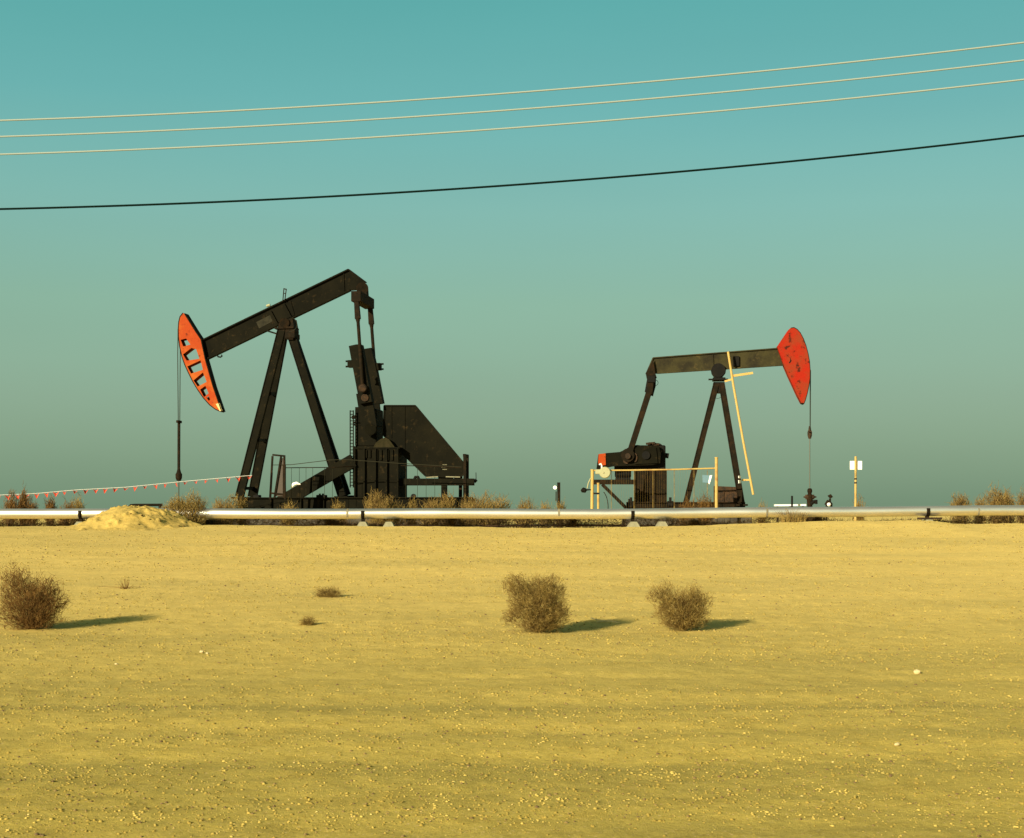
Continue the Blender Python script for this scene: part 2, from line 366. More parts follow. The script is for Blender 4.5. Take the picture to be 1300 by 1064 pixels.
_g = random.Random(17)
for (px_, py_, rr) in ((180,655,.035),(190,661,.03),(176,667,.03),(203,663,.04),(221,657,.035),(227,668,.03),(233,669,.04),(262,667,.045),(166,653,.03)):
    Y_ = 41.6; x_ = (px_-HX)*Y_/F
    for k_ in range(60):
        yy_ = 40.2+.05*k_; xx_ = (px_-HX)*yy_/F; z_ = float(heap(np.array([xx_]), np.array([yy_]))[0])
        if z_ >= CAMZ+(HY-py_)*yy_/F: break
    o = link('clod', stone_mesh('clod', rr, int(px_)), M['grit_dark2']); o.location = (xx_, yy_, z_+rr*.2)
    tag(o, 'dark clod of dried earth on the slope of the earth heap', 'clod', 'clods on the earth heap')
def pebbles(n, seed, name, m, rmin, rmax, label):
    g = np.random.default_rng(seed); phi = (1+5**.5)/2
    ic = np.array([(-1,phi,0),(1,phi,0),(-1,-phi,0),(1,-phi,0),(0,-1,phi),(0,1,phi),(0,-1,-phi),(0,1,-phi),(phi,0,-1),(phi,0,1),(-phi,0,-1),(-phi,0,1)])/1.9
    fc = np.array([(0,11,5),(0,5,1),(0,1,7),(0,7,10),(0,10,11),(1,5,9),(5,11,4),(11,10,2),(10,7,6),(7,1,8),(3,9,4),(3,4,2),(3,2,6),(3,6,8),(3,8,9),(4,9,5),(2,4,11),(6,2,10),(8,6,7),(9,8,1)])
    y = 6.8*(42.3/6.8)**(g.random(n)**.92); x = (g.random(n)-.5)*2*(y*.40+1.2)
    # clustered into windrows
    keep = (vnoise(x*.12, y*1.1, 90)+vnoise(x*.6, y*2.5, 91)*.7+.40) > g.random(n)*.75-.1
    x, y = x[keep], y[keep]; n = len(x)
    r = (rmin+(rmax-rmin)*g.random(n)**3)*(.7+y/30)
    z = height(x, y)
    sc_ = r[:,None]*(.6+.8*g.random((n,3))); sc_[:,2] *= .7
    an = g.random(n)*6.28; v = ic[None]*sc_[:,None,:]*(1+.25*(g.random((n,12,1))-.5))
    vx = v[:,:,0]*np.cos(an)[:,None]-v[:,:,1]*np.sin(an)[:,None]; vy = v[:,:,0]*np.sin(an)[:,None]+v[:,:,1]*np.cos(an)[:,None]
    co = np.stack([vx+x[:,None], vy+y[:,None], v[:,:,2]+(z+r*.15)[:,None]], -1).reshape(-1,3).astype(np.float32)
    f = (fc[None]+np.arange(n)[:,None,None]*12).reshape(-1,3).astype(np.int32)
    me = bpy.data.meshes.new(name); me.vertices.add(len(co)); me.vertices.foreach_set('co', co.ravel())
    me.loops.add(f.size); me.loops.foreach_set('vertex_index', f.ravel()); me.polygons.add(len(f))
    me.polygons.foreach_set('loop_start', np.arange(0, f.size, 3, dtype=np.int32)); me.update(calc_edges=True)
    return tag(link(name, me, m), label, 'gravel', kind='stuff')
M['grit_pale'] = mat('pale grit', (.52,.40,.12), .9, 0, (.44,.30,.09), 2.5, (.45,.55))
M['grit_dark'] = mat('brown grit', (.20,.13,.035), .9, 0, (.12,.07,.022), 2.5, (.45,.55))
M['crumb'] = mat('crumbs of soil', (.46,.34,.080), .95, 0, (.28,.20,.040), 3.1, (.40,.50), (.47,.345,.085), 2.3, (.58,.66), spec=.1)
pebbles(2600, 1, 'gravel', M['grit_pale'], .003, .009, 'pale grit and pebbles strewn over the sand')
pebbles(14000, 2, 'clods', M['grit_dark'], .003, .012, 'brown crumbs of earth strewn over the sand')
pebbles(70000, 3, 'soil_crumbs', M['crumb'], .0035, .012, 'sand-coloured crumbs of soil covering the ground')

# ------------------------------------------------------------------ twig plants
def polylines_mesh(name, P, R, m, parent=None):
    """P (n,m,3) polylines, R (n,m) radii -> thin three-sided twigs as one mesh"""
    n, k, _ = P.shape
    d = P[:,-1]-P[:,0]; d /= np.linalg.norm(d, axis=1, keepdims=True)+1e-9
    ref = np.where(np.abs(d[:,2:3]) < .8, np.array([[0,0,1.]]), np.array([[1.,0,0]]))
    u = np.cross(d, ref); u /= np.linalg.norm(u, axis=1, keepdims=True); v = np.cross(d, u)
    ang = [0, 2.094, 4.189]
    ring = np.stack([u*math.cos(a)+v*math.sin(a) for a in ang], 1)            # n,3,3
    co = P[:,:,None,:]+ring[:,None,:,:]*R[:,:,None,None]                         # n,k,3,3
    co = co.reshape(-1,3).astype(np.float32)
    base = (np.arange(n)*k*3)[:,None,None]+(np.arange(k-1)*3)[None,:,None]+np.arange(3)[None,None,:]
    nxt = (np.arange(n)*k*3)[:,None,None]+(np.arange(k-1)*3)[None,:,None]+((np.arange(3)+1) % 3)[None,None,:]
    q = np.stack([base, nxt, nxt+3, base+3], -1).reshape(-1,4).astype(np.int32)
    me = bpy.data.meshes.new(name); me.vertices.add(len(co)); me.vertices.foreach_set('co', co.ravel())
    me.loops.add(q.size); me.loops.foreach_set('vertex_index', q.ravel()); me.polygons.add(len(q))
    me.polygons.foreach_set('loop_start', np.arange(0, q.size, 4, dtype=np.int32)); me.update(calc_edges=True)
    return link(name, me, m, parent)
def tumbleweed(name, loc, lobes, m, n=2600, seed=1, rad=.0022, tw=.16, upright=0.3, stems=60):
    """lobes: (cx, cy, cz, rx, ry, rz) ellipsoids in metres above loc; branches run from the root into each lobe"""
    g = np.random.default_rng(seed); K = 5
    vol = np.array([l[3]*l[4]*l[5] for l in lobes]); pick = g.choice(len(lobes), n, p=vol/vol.sum())
    Lb = np.array(lobes)[pick]
    dr = g.normal(size=(n,3)); dr /= np.linalg.norm(dr, axis=1, keepdims=True)
    rr = g.random(n)**.42
    # lumpy outline
    lump = 1+.22*np.sin(dr[:,0]*5+seed)*np.cos(dr[:,2]*6+seed*2)+.12*g.normal(size=n)
    c = Lb[:,:3]; ax = Lb[:,3:]
    end = c+dr*ax*(rr*lump)[:,None]
    root = np.array([0,0,.0]); out = end-root; ol = np.linalg.norm(out, axis=1, keepdims=True); out = out/(ol+1e-6)
    ln = tw*(.5+g.random(n))[:,None]
    dirv = out*.75+g.normal(size=(n,3))*.5+np.array([0,0,upright]); dirv /= np.linalg.norm(dirv, axis=1, keepdims=True)
    t = np.linspace(0, 1, K)
    bend = g.normal(size=(n,3))*.35
    P = end[:,None,:]+dirv[:,None,:]*ln[:,None,:]*(t[None,:,None]-.5)+bend[:,None,:]*ln[:,None,:]*(t[None,:,None]**2-t[None,:,None])
    P += g.normal(size=P.shape)*tw*.04
    R = rad*(1.25-.8*t)[None,:]*(.6+.8*g.random(n))[:,None]
    S = []; SR = []
    for i in range(stems):
        l = lobes[g.choice(len(lobes), p=vol/vol.sum())]; d = g.normal(size=3); d /= np.linalg.norm(d)
        e = np.array(l[:3])+d*np.array(l[3:])*.8*g.random()**.3
        mid = e*.5+np.array([0,0,-.12*np.linalg.norm(e)])*g.random()+g.normal(size=3)*.03
        S.append([(1-a)**2*root+2*a*(1-a)*mid+a*a*e for a in t]); SR.append([rad*(3.2-2.2*a) for a in t])
    P = np.concatenate([P, np.array(S)]); R = np.concatenate([R, np.array(SR)])
    P[:,:,2] = np.maximum(P[:,:,2], .004)
    o = polylines_mesh(name, P, R, m); o.location = loc
    return o
# three big tumbleweeds lying on the sand (about 100 px per metre)
p = on_ground(40, 799); s = p.y/F
tag(tumbleweed('tumbleweed', p, [(-5*s,0,30*s,42*s,34*s,30*s), (14*s,.05,36*s,27*s,28*s,33*s), (-20*s,0,58*s,22*s,22*s,24*s), (2*s,0,10*s,36*s,26*s,10*s)], M['weed_red'], 6500, 3, .0019, .085, .1, stems=90),
    'dark reddish brown tumbleweed lying on the sand at the left edge', 'tumbleweed')
p = on_ground(682, 803); s = p.y/F
tag(tumbleweed('tumbleweed', p, [(2*s,0,30*s,37*s,34*s,29*s), (8*s,.05,52*s,31*s,28*s,22*s), (-27*s,0,60*s,19*s,20*s,16*s), (-34*s,0,20*s,12*s,16*s,11*s), (-22*s,0,38*s,14*s,20*s,17*s), (24*s,0,22*s,19*s,18*s,20*s), (3*s,0,9*s,33*s,24*s,9*s)], M['weed'], 7500, 8, .0018, .08, .08, stems=90),
    'largest, squarish brown tumbleweed in the middle of the sand', 'tumbleweed')
p = on_ground(864, 801); s = p.y/F
tag(tumbleweed('tumbleweed', p, [(6*s,0,27*s,32*s,30*s,26*s), (-22*s,0,45*s,20*s,20*s,18*s), (16*s,0,34*s,22*s,20*s,21*s), (6*s,0,11*s,29*s,24*s,10*s), (-10*s,0,24*s,22*s,22*s,20*s)], M['weed'], 5600, 13, .0018, .075, .08, stems=80),
    'smaller brown tumbleweed with a notched top, right of the largest one', 'tumbleweed')

def flatweed(px, py, wpx, hpx, n, seed, m, label, name='dry_weed'):
    p = on_ground(px, py); s = p.y/F
    o = tumbleweed(name, p, [(0,0,hpx*.4*s,wpx*.5*s,wpx*.4*s,hpx*.55*s)], m, n, seed, .0018, min(.12, wpx*s*.5), .1, stems=10)
    return tag(o, label, 'dry weed')
flatweed(416, 758, 36, 12, 520, 21, M['weed'], 'flat dry weed with a trailing twig, upper of the two left of centre')
flatweed(391, 794, 20, 9, 260, 22, M['weed'], 'tiny dry weed with a long shadow, lower of the two left of centre')
# small upright sprig
g = np.random.default_rng(5); p = on_ground(160, 748); K = 5; t = np.linspace(0, 1, K)
P = []; R = []
for i in range(26):
    a = g.normal(0, .6); l = .06+.13*g.random(); e = np.array([math.sin(a)*l, g.normal(0, .03), math.cos(a)*l])
    P.append([e*tt+np.array([0,0,-.03])*math.sin(tt*3.1) for tt in t]); R.append(.0050*(1.2-.8*t))
P.append([np.array([-.55*tt, .02, .02+.03*tt]) for tt in t]); R.append(.0050*(1.2-.8*t))
P.append([np.array([.30*tt, -.02, .02+.02*math.sin(3*tt)]) for tt in t]); R.append(.0050*(1.2-.8*t))
o = polylines_mesh('dead_sprig', np.array(P), np.array(R), M['weed_red']); o.location = p
tag(o, 'small dead sprig standing on the sand, with a long twig lying to its left', 'dead sprig')
# dead sticks beside the middle tumbleweed
def stick(px, py, pts, r, label):
    p = on_ground(px, py); mb = MB(); q = [(a, b, hz(p.x+a, p.y+b)-p.z+.012+c) for a, b, c in pts]
    mb.tube(q, r, 6, [r*(1-.6*i/(len(q)-1)) for i in range(len(q))]); o = mb.build('dead_twig', M['stone']); o.location = p
    tag(o, label, 'twig')
stick(750, 789, [(0,0,.03),(.12,-.05,.01),(.25,-.12,.02),(.38,-.2,0)], .008, 'bleached bent twig lying in the shadow of the largest tumbleweed')
stick(768, 792, [(-.1,.1,.0),(.06,0,.02),(.17,-.1,.01)], .006, 'short bleached twig crossing the bent one by the largest tumbleweed')

# dry brush beyond the pipe: (px centre, py top, width px, distance, material, label)
def brush(px, ptop, wpx, Y, m, seed, label, n=700, pbot=664):
    x = (px-HX)*Y/F; z0 = hz(x, Y); s = Y/F; H = max(.2, CAMZ+(HY-ptop)*s-z0); W = wpx*s*1.22; n = int(n*1.25)
    g = np.random.default_rng(seed)
    lob = []
    nl = 3 if wpx > 22 else 2
    for i in range(nl):
        cx = (g.random()-.5)*W*.45; hh = H*(.72+.28*g.random()) if i else H
        lob.append((cx, (g.random()-.5)*.2, hh*.5, W*.32, min(W*.35, .5), hh*.5))
    o = tumbleweed('dry_bush', (x, Y, z0), lob, m, n, seed, .0058, .26, .5, stems=40)
    return tag(o, label, 'dry bush', 'dry bushes beyond the pipe')
B = [(12,624,22,46,'weed_red','leftmost small dark dry bush beyond the pipe at the photo edge',500),
 (27,621,13,47,'weed_red','tallest narrow dark bush beyond the pipe at the far left of the photo',500),
 (38,629,22,46.3,'weed_red','low dark bush beyond the pipe directly right of the tall narrow one',500),
 (66,631,16,46.6,'weed_red','rounded dark bush beyond the pipe, under the left part of the pennant string',400),
 (82,636,16,46.2,'weed_red','very low brown bush beyond the pipe between two rounded bushes at the left',300),
 (97,632,20,46.8,'straw','pale rounded bush beyond the pipe near its first concrete support',500),
 (236,626,44,43.55,'weed','brown tumbleweed lying against the pipe just right of the earth heap',1500),
 (212,639,26,44.6,'straw','low straw bush behind the right slope of the earth heap',400),
 (287,627,34,46,'straw','straw-coloured bush at the foot of the large pumpjack front legs, left one',700),
 (305,630,22,46.5,'weed','small brown bush at the foot of the large pumpjack front legs, right one',400),
 (362,637,26,46,'straw','low straw bush in front of the large pumpjack skid below the guard frame',400),
 (432,636,22,47,'weed','low brown bush below the rear legs of the large pumpjack',300),
 (482,625,34,46,'straw','bushy golden brush at the foot of the ribbed gearbox tower',900),
 (500,632,24,46.5,'straw','smaller golden brush right beside the bush at the ribbed tower foot',400),
 (522,634,20,47,'weed','small brown bush under the motor platform of the large pumpjack',300),
 (549,631,30,46,'straw','golden bush under the belt guard of the large pumpjack',600),
 (568,626,16,46.6,'straw','upright golden bush below the right end of the belt guard',450),
 (586,637,22,47,'weed','low brown bush at the base of the tall skid end posts',300),
 (610,626,38,46,'straw','widest golden brush just right of the large pumpjack',900),
 (630,629,30,47,'straw','orange-tinged brush in the middle of the row between the pumpjacks',600),
 (666,633,26,46.4,'straw','rounded golden bush left of the small marker post',500),
 (690,636,24,46,'straw','low golden bush directly left of the marker post foot',400),
 (710,635,14,47,'weed','tiny bush hiding the foot of the marker post',250),
 (872,634,22,52,'rust','dark dry bush inside the yellow fence at its middle',350),
 (890,628,26,52,'rust','tall dry bush inside the yellow fence near its right post',450),
 (966,636,16,50,'straw','faint small bush right of the small pumpjack front leg',200),
 (1095,635,18,50,'straw','small pale bush at the foot of the white sign post',300),
 (1222,627,30,46,'straw','leftmost golden bush in the clump at the right beyond the pipe',700),
 (1243,630,18,47,'straw','small golden bush, second of the clump at the right beyond the pipe',350),
 (1264,619,34,46.4,'straw','tallest golden bush of the clump at the right beyond the pipe',900),
 (1280,624,20,47.4,'straw','narrow bush right behind the tallest one at the right beyond the pipe',400),
 (1298,621,26,46,'straw','golden bush cut off by the right edge of the photo',600)]
M['rust_weed'] = M['weed_red']
for i, (px, pt, wp, Y, mm, lab, n) in enumerate(B):
    brush(px, pt, wp, Y, M['weed_red'] if mm == 'rust' else M[mm], 100+i, lab, n)
# straw tuft in front of the pipe at the right
g = np.random.default_rng(77); q0 = on_ground(1019, 666); n = 260; K = 5; t = np.linspace(0, 1, K)
bx = g.uniform(-.32, .32, n); ln = g.uniform(.18, .50, n)*np.where(np.abs(bx) < .15, 1.05, .85); le = bx*.55+g.normal(0, .14, n)
P = np.stack([bx[:,None]+(le*ln*1.4)[:,None]*t[None]**1.5, g.normal(0,.1,n)[:,None]+g.normal(0,.06,n)[:,None]*t[None], ln[:,None]*t[None]], -1)
o = polylines_mesh('grass_tuft', P, .006*(1.2-t)[None].repeat(n, 0), M['straw']); o.location = (q0.x, 42.75, hz(q0.x, 42.75)-.02)
tag(o, 'tuft of dry upright straw standing in front of the silver pipe', 'grass tuft')
# litter and scrub lying under and behind the pipe: nobody could count it
n = 30000; x = g.uniform(-24, 24, n); x = x+.6*np.sin(x*1.7); y = 44.0+g.random(n)**1.6*1.9
z = height(x, y); hh = .14+.34*np.clip(fbm(x*.45, x*0+1.0, 3, 300)+.50, 0, 1)
dr = g.normal(size=(n,3)); dr[:,2] = np.abs(dr[:,2]); dr /= np.linalg.norm(dr, axis=1, keepdims=True)
st = np.stack([x, y, z+hh*g.random(n)], -1)
P = st[:,None,:]+dr[:,None,:]*(.06+.16*g.random(n))[:,None,None]*np.linspace(0, 1, 4)[None,:,None]+g.normal(size=(n,4,3))*.012
tag(polylines_mesh('scrub_litter', P, .007*(1.2-np.linspace(0,1,4))[None].repeat(n, 0), M['scrub']), 'dark dry scrub and litter caught under and behind the pipe', 'scrub', kind='stuff')

# ------------------------------------------------------------------ pipeline
PYD = 43.5
pl = empty('pipeline', (0, PYD, 0), 0, 'long shiny silver pipe running across the whole scene on low concrete supports', 'pipeline')
_pc = [(0,652),(820,652.3),(940,651),(1040,649.7),(1200,648.6),(1300,648.2)]
_px = [(a-HX)*PYD/F for a, b in _pc]; _pz = [CAMZ+(HY-b)*PYD/F for a, b in _pc]
def pipe_z(x): return float(sum(np.interp(x+d, _px, _pz) for d in (-1.5,-.75,0,.75,1.5))/5)
R0 = .152
px_s = [103, 461, 803, 1177]
pts = [(x, 0, pipe_z(x)-.008*math.sin(x*.75)) for x in np.arange(-40, 40.1, .5)]
MB().tube(pts, R0, 40).build('pipe_run', M['pipe'], pl, True)
for x in (-17.6, -11.2, -4.9, 1.4, 7.6, 13.9): MB().tube([(x-.03,0,pipe_z(x)),(x+.03,0,pipe_z(x))], R0+.003, 40).build('jacket_seam', M['old_zinc'], pl)
for i, sx in enumerate(px_s):
    x = (sx-HX)*PYD/F; z = pipe_z(x); mb = MB()
    arc_ = [(x, -(R0+.007)*math.cos(a), z+(R0+.007)*math.sin(a)) for a in np.linspace(-1.9, .55, 14)]
    for a, b in zip(arc_[:-1], arc_[1:]): mb.bar(a, b, .10, .014, (1,0,0))
    mb.box(x-.05, x+.05, -.06, .06, z-R0-.09, z-R0-.005)
    mb.box(x-.03, x+.03, -R0-.045, -R0-.012, z-.07, z+.02)
    mb.build('pipe_clamp', M['steel'], pl)
def support(px, wt, wb, pt, name_label, Y=PYD, plank=False):
    x = (px-HX)*Y/F; s = Y/F; z1 = pipe_z(x)-R0-.088; z0 = hz(x, Y)-.08; mb = MB()
    mb.loft([[(-wb/2,-.28,z0),(wb/2,-.28,z0),(wb/2,.28,z0),(-wb/2,.28,z0)],[(-wb/2,-.28,z0+.05),(wb/2,-.28,z0+.05),(wb/2,.28,z0+.05),(-wb/2,.28,z0+.05)],
             [(-wt/2,-.22,z1),(wt/2,-.22,z1),(wt/2,.22,z1),(-wt/2,.22,z1)]])
    mb.v = [(a+.012*math.sin(i*7.1), b, c) for i, (a, b, c) in enumerate(mb.v)]
    o = mb.build('pipe_support', M['concrete']); o.location = (x, Y, 0)
    return tag(o, name_label, 'pipe support', 'concrete pipe supports')
support(103, .15, .50, 659, 'concrete pipe support at the left foot of the earth heap')
support(461, .16, .46, 659, 'concrete pipe support under the clamp below the large pumpjack tower')
support(494, .17, .44, 659.5, 'bare concrete pipe support without a clamp, right of the one below the large pumpjack tower')
support(804, .16, .50, 660, 'concrete pipe support under the clamp below the small pumpjack gearbox')
support(840, .17, .46, 660, 'bare concrete pipe support without a clamp, right of the one below the small pumpjack gearbox')
support(1177, .17, .42, 656, 'concrete pipe support near the right end of the visible pipe')
mb = MB(); x = (1178-HX)*PYD/F; mb.box(x-.36, x+.36, -.26, -.12, pipe_z(x)-R0-.09, pipe_z(x)-R0-.04, .01); mb.build('support_plank', M['rust'], pl)
# thin second line lying behind the supports
mb = MB(); pts = [(x, 45.0, hz(x, 45.0)+.11+.01*math.sin(x)) for x in np.arange(-13, 13.1, .5)]
mb.tube(pts, .035, 8); tag(mb.build('flow_line', M['rust'], None, True), 'thin rusty pipe lying on the ground behind the big silver pipe', 'thin pipe')

# ------------------------------------------------------------------ overhead wires
def wire(ys, Y, r, m, label, cat='power line', group=None):
    # catenary through the photo's three measured heights, continued to both sides
    (x0, a), (x1, b), (x2, c) = [((q-HX)*Y/F, CAMZ+(HY-v)*Y/F) for q, v in ys]
    k = np.polyfit([x0, x1, x2], [a, b, c], 2); mb = MB()
    mb.tube([(x, Y, float(np.polyval(k, x))) for x in np.linspace(-34, 34, 120)], r, 6)
    o = mb.build('power_line', m, None, True); tag(o, label, cat, group)
wire([(0,153),(650,118),(1300,54)], 30, .0185, M['strand'], 'topmost of the three pale overhead wires crossing the sky', group='pale overhead wires')
wire([(0,173.5),(650,139.5),(1300,76.5)], 30.35, .0185, M['strand'], 'middle of the three pale overhead wires crossing the sky', group='pale overhead wires')
wire([(0,196),(650,162.5),(1300,101)], 30, .0185, M['strand'], 'lowest of the three pale overhead wires crossing the sky', group='pale overhead wires')
wire([(0,265.5),(650,235),(1300,172.5)], 29.5, .021, M['insulated'], 'dark thick overhead cable below the three pale wires')

# ------------------------------------------------------------------ large pumpjack (left)
D1 = 56.0; x1 = (400-HX)*D1/F
A = empty('pumpjack', (x1, D1, hz(x1, D1)), math.radians(-8), 'large dark pumpjack with a slotted orange horsehead facing left', 'pumpjack')
P1 = Frame(A); DK = M['dark']; K1 = D1/F
SPLIT = {'bracket': 1, 'stiffener': 1, 'platform_post': 1, 'pale_bar': 1, 'end_post': 1, 'hold_down_bolts': 2, 'bearing_reinforcement': 1, 'white_tag': 1, 'band': 1, 'fitting': 1, 'top_wire': 1, 'grease_hose': 1, 'stand': 1, 'motor_bracket': 1}
def part(mb, name, m, parent, **k):
    per = SPLIT.get(name)
    if not per: return mb.build(name, m, parent, **k)
    st = mb.st[::per]+[len(mb.v)]; fi = mb.sf[::per]+[len(mb.f)]; o = None
    for i in range(len(st)-1):
        q = MB(); q.v = mb.v[st[i]:st[i+1]]; q.f = [[a-st[i] for a in f] for f in mb.f[fi[i]:fi[i+1]]]
        o = q.build({'hold_down_bolts': 'hold_down_bolt'}.get(name, name), m, parent, **k)
    return o
def pp(mb, fr, pts, y0, y1, holes=()):
    ym = y0; mb.prism(fr.poly(pts, ym), y0, y1, [fr.poly(h, ym) for h in holes]); return mb
# walking beam
mb = MB(); pp(mb, P1, [(258,432),(443,342),(464,358),(461,368),(445,369),(263,456)], -.02, .02)
top = [P1(258,432,0), P1(443,342.5,0), P1(464.5,358.5,0)]; bot = [P1(263,456,0), P1(445,368.5,0)]
for a, b in ((top[0], top[1]), (top[1], top[2]), (bot[0], bot[1])): mb.bar(a, b, .24, .05)
for fx in (.965,):
    a = top[0].lerp(top[1], fx); b = bot[0].lerp(bot[1], fx*.995); mb.bar(a, b, .12, .025)
beam = part(mb, 'walking_beam', DK, A)
mb = MB()
for pts in ([(344,395),(369,382),(374,400),(350,411)],):
    pp(mb, P1, pts, -.055, -.024)
for a, b in (((344,395),(353,412)), ((361,386),(370,403))): mb.bar(P1(*a,-.07), P1(*b,-.07), .14, .045)
part(mb, 'bearing_reinforcement', DK, beam)
mb = MB(); pp(mb, P1, [(325,409),(343,400),(346,408),(329,417)], -.027, -.022); part(mb, 'faded_patch', M['pale_patch'], beam)
mb = MB()
mb.bar(P1(359,383,-.15), P1(360.5,366,-.15), .03, .03); mb.bar(P1(361.5,382,-.15), P1(363.5,367,-.15), .03, .03)
mb.bar(P1(360,366.5,-.15), P1(364,367.5,-.15), .03, .04); mb.bar(P1(359.5,372,-.15), P1(363,373,-.15), .03, .03)
part(mb, 'rod_hook', M['steel'], beam)
mb = MB(); c = P1(340,388.5,0); mb.tube([c+Vector((-.05,0,0)), c+Vector((.09,0,.04))], .05, 8); part(mb, 'grease_fitting', M['cream'], beam)
mb = MB(); pts = [P1(*q,-.1) for q in ((275,450),(277,453),(280,453.5),(282,452),(281,450.5))]; mb.tube(pts, .03, 6); part(mb, 'hook', DK, beam)
# horse head
arc = [(232,397.5),(228.5,402),(226.8,409),(226.2,418),(226.6,428),(228,440),(231,453),(234.5,463),(239,473),(244.5,484),(251,495),(258,505),(266,514),(274,520),(280,522.5)]
rear = [(281.3,522),(270.2,490),(260.6,456),(255.2,431),(247.8,420),(234.3,398.2)]
holes = [[(230.2,432),(236,430.5),(240.5,437),(233,439)], [(234,450),(243,443),(248,444.5),(251.5,454.5),(238,456.5)],
         [(239.5,465.5),(253.5,459),(256,469),(243.5,473)], [(247,483),(257,474.5),(261,484.5),(251.5,489.5)],
         [(255,495),(260.5,491),(264,499),(259,503)], [(262.5,505),(265,503.5),(266.5,507),(265,508.5)]]
_big = lambda h: [(sum(p[0] for p in h)/len(h)*(1-1.2)+1.2*a, sum(p[1] for p in h)/len(h)*(1-1.2)+1.2*b) for a, b in h]
holes = [_big(h) for h in holes]
hh = MB()
for y in (-.20, .18): hh.prism(P1.poly(arc+rear, -.2), y, y+.02, [P1.poly(h, -.2) for h in holes])
head = part(hh, 'horse_head', M['orange'], A)
def strip(pts, y0, y1, th, inward):
    mb = MB()
    for i in range(len(pts)-1):
        a, b = P1(*pts[i], -.2), P1(*pts[i+1], -.2); a.y = b.y = 0; mid = Vector((0,1,0))
        d = (b-a).normalized(); nrm = d.cross(mid)*inward
        a = a+nrm*th/2-d*.004; b = b+nrm*th/2+d*.004; mb.bar(a, b, y1-y0, th)
    return mb
part(strip(arc, -.205, .205, .035, 0), 'wireline_track', M['steel'], head)
part(strip([rear[0], rear[1], rear[2], rear[3], rear[4], rear[5]], -.207, .207, .04, 0), 'back_plate', DK, head)
mb = MB()
for a, b in (((234,444),(252,438)), ((242,462),(258,455)), ((247,477),(262,471)), ((254,491),(268,485))): mb.bar(P1(*a,0), P1(*b,0), .35, .02)
part(mb, 'stiffener', M['orange'], head)
mb = MB(); pp(mb, P1, [(274,513),(278.5,511.5),(282,521.5),(279,522)], -.206, -.2025); part(mb, 'bare_tip', M['lightpaint'], head)
# bridle, carrier bar, polished rod
cl = [P1(226,418,-.16), P1(225.6,450,-.16), P1(226.3,535,-.16)]; cr = [P1(228.6,418,.16), P1(228.8,450,.16), P1(228.2,535,.16)]
part(MB().tube(cl, .017, 6), 'bridle_cable', M['wire'], A); part(MB().tube(cr, .017, 6), 'bridle_cable', M['wire'], A)
mb = MB(); c = P1(227.3,535.5,0); mb.box(c.x-.045, c.x+.045, -.20, .20, c.z-.05, c.z+.05, .01); mb.bar(P1(227.2,536,0), P1(227,598,0), .08, .09)
mb.tube([P1(227,596,0), P1(227,600,0), P1(227,602,0), P1(227,607,0), P1(227,610.5,0)], .1, 12, [.06,.09,.13,.125,.08]); part(mb, 'carrier_bar', M['steel'], A)
part(MB().tube([P1(227,610,0), P1(227,652,0)], .02, 8), 'polished_rod', M['rod'], A)
# samson post
def leg(a, b, lat0, lat1, wpx, dep=.30, m=DK, fr=P1, par=A, s=K1):
    mb = MB(); p_, q_ = fr(*a, lat0), fr(*b, lat1); mb.hbeam(p_, q_, dep*.62, wpx*s, .03, dep*.42); mb.bar(q_+Vector((0,0,0)), q_+Vector((0,0,-.07)), dep+.15, wpx*s+.2, (0,1,0)); part(mb, 'leg', m, par)
leg((358.5,416), (304,631), -.22, -1.05, 10)
leg((361,417), (320.5,631), .22, 1.05, 11.5)
leg((368.5,420), (434.5,630), -.12, -.30, 10.5)
leg((371,422), (440.5,629), .15, .35, 9.5)
for a, b in (((327,559),(336,559)), ((306,620),(321,620)), ((342,500),(348,500))):
    t0 = (a[1]-416)/215; part(MB().bar(P1(*a, -.22-.83*t0), P1(*b, .22+.83*t0), .12, .14, (0,0,1)), 'cross_bar', DK, A)
mb = MB(); pp(mb, P1, [(355,408),(371,404),(374,420),(372,431),(364,431),(352,419)], -.30, .30)
mb.tube([P1(361,410,-.42), P1(361,410,.42)], .19, 16); mb.bar(P1(352,418,0), P1(376,417,0), .75, .07); mb.box(*(lambda c: (c.x-.16,c.x+.2,-.36,.36,c.z-.1,c.z+.1))(P1(371,427,0)), .01)
part(mb, 'saddle_bearing', M['steel'], A)
part(MB().bar(P1(339,420,-.1), P1(352,424,-.1), .06, .06), 'safety_stay', DK, A)
mb = MB(); pts = [P1(368+9*math.cos(a), 412+9*math.sin(a), -.3) for a in np.linspace(-1.2, 1.7, 14)]; mb.tube(pts, .012, 5); part(mb, 'grease_hose', M['wire'], A)
# equalizer and pitmans
mb = MB(); c = P1(461,381,0); mb.box(c.x-.20, c.x+.18, -1.08, 1.08, c.z-.20, c.z+.19, .015); mb.tube([P1(460,366,-.22), P1(460,366,.22)], .23, 16); mb.bar(P1(460,364,0), P1(461,379,0), .34, .38)
part(mb, 'equalizer', M['steel'], A)
def pitman(a, b, lat, latb):
    mb = MB(); p_, q_ = P1(*a, lat), P1(*b, latb); d = q_-p_; n_ = d.normalized()
    mb.bar(p_, p_+d*.20, .16, .17, (0,1,0), .16, .20); mb.tube([p_+d*.19, p_+d*.24, q_], .07, 10, [.10,.065,.065]); mb.tube([q_+Vector((0,-.09,0)), q_+Vector((0,.09,0))], .17, 16)
    part(mb, 'pitman_arm', M['steel'], A)
pitman((452.8,383), (460.5,493), -.98, -1.16); pitman((470,390), (478,498), .98, 1.16)
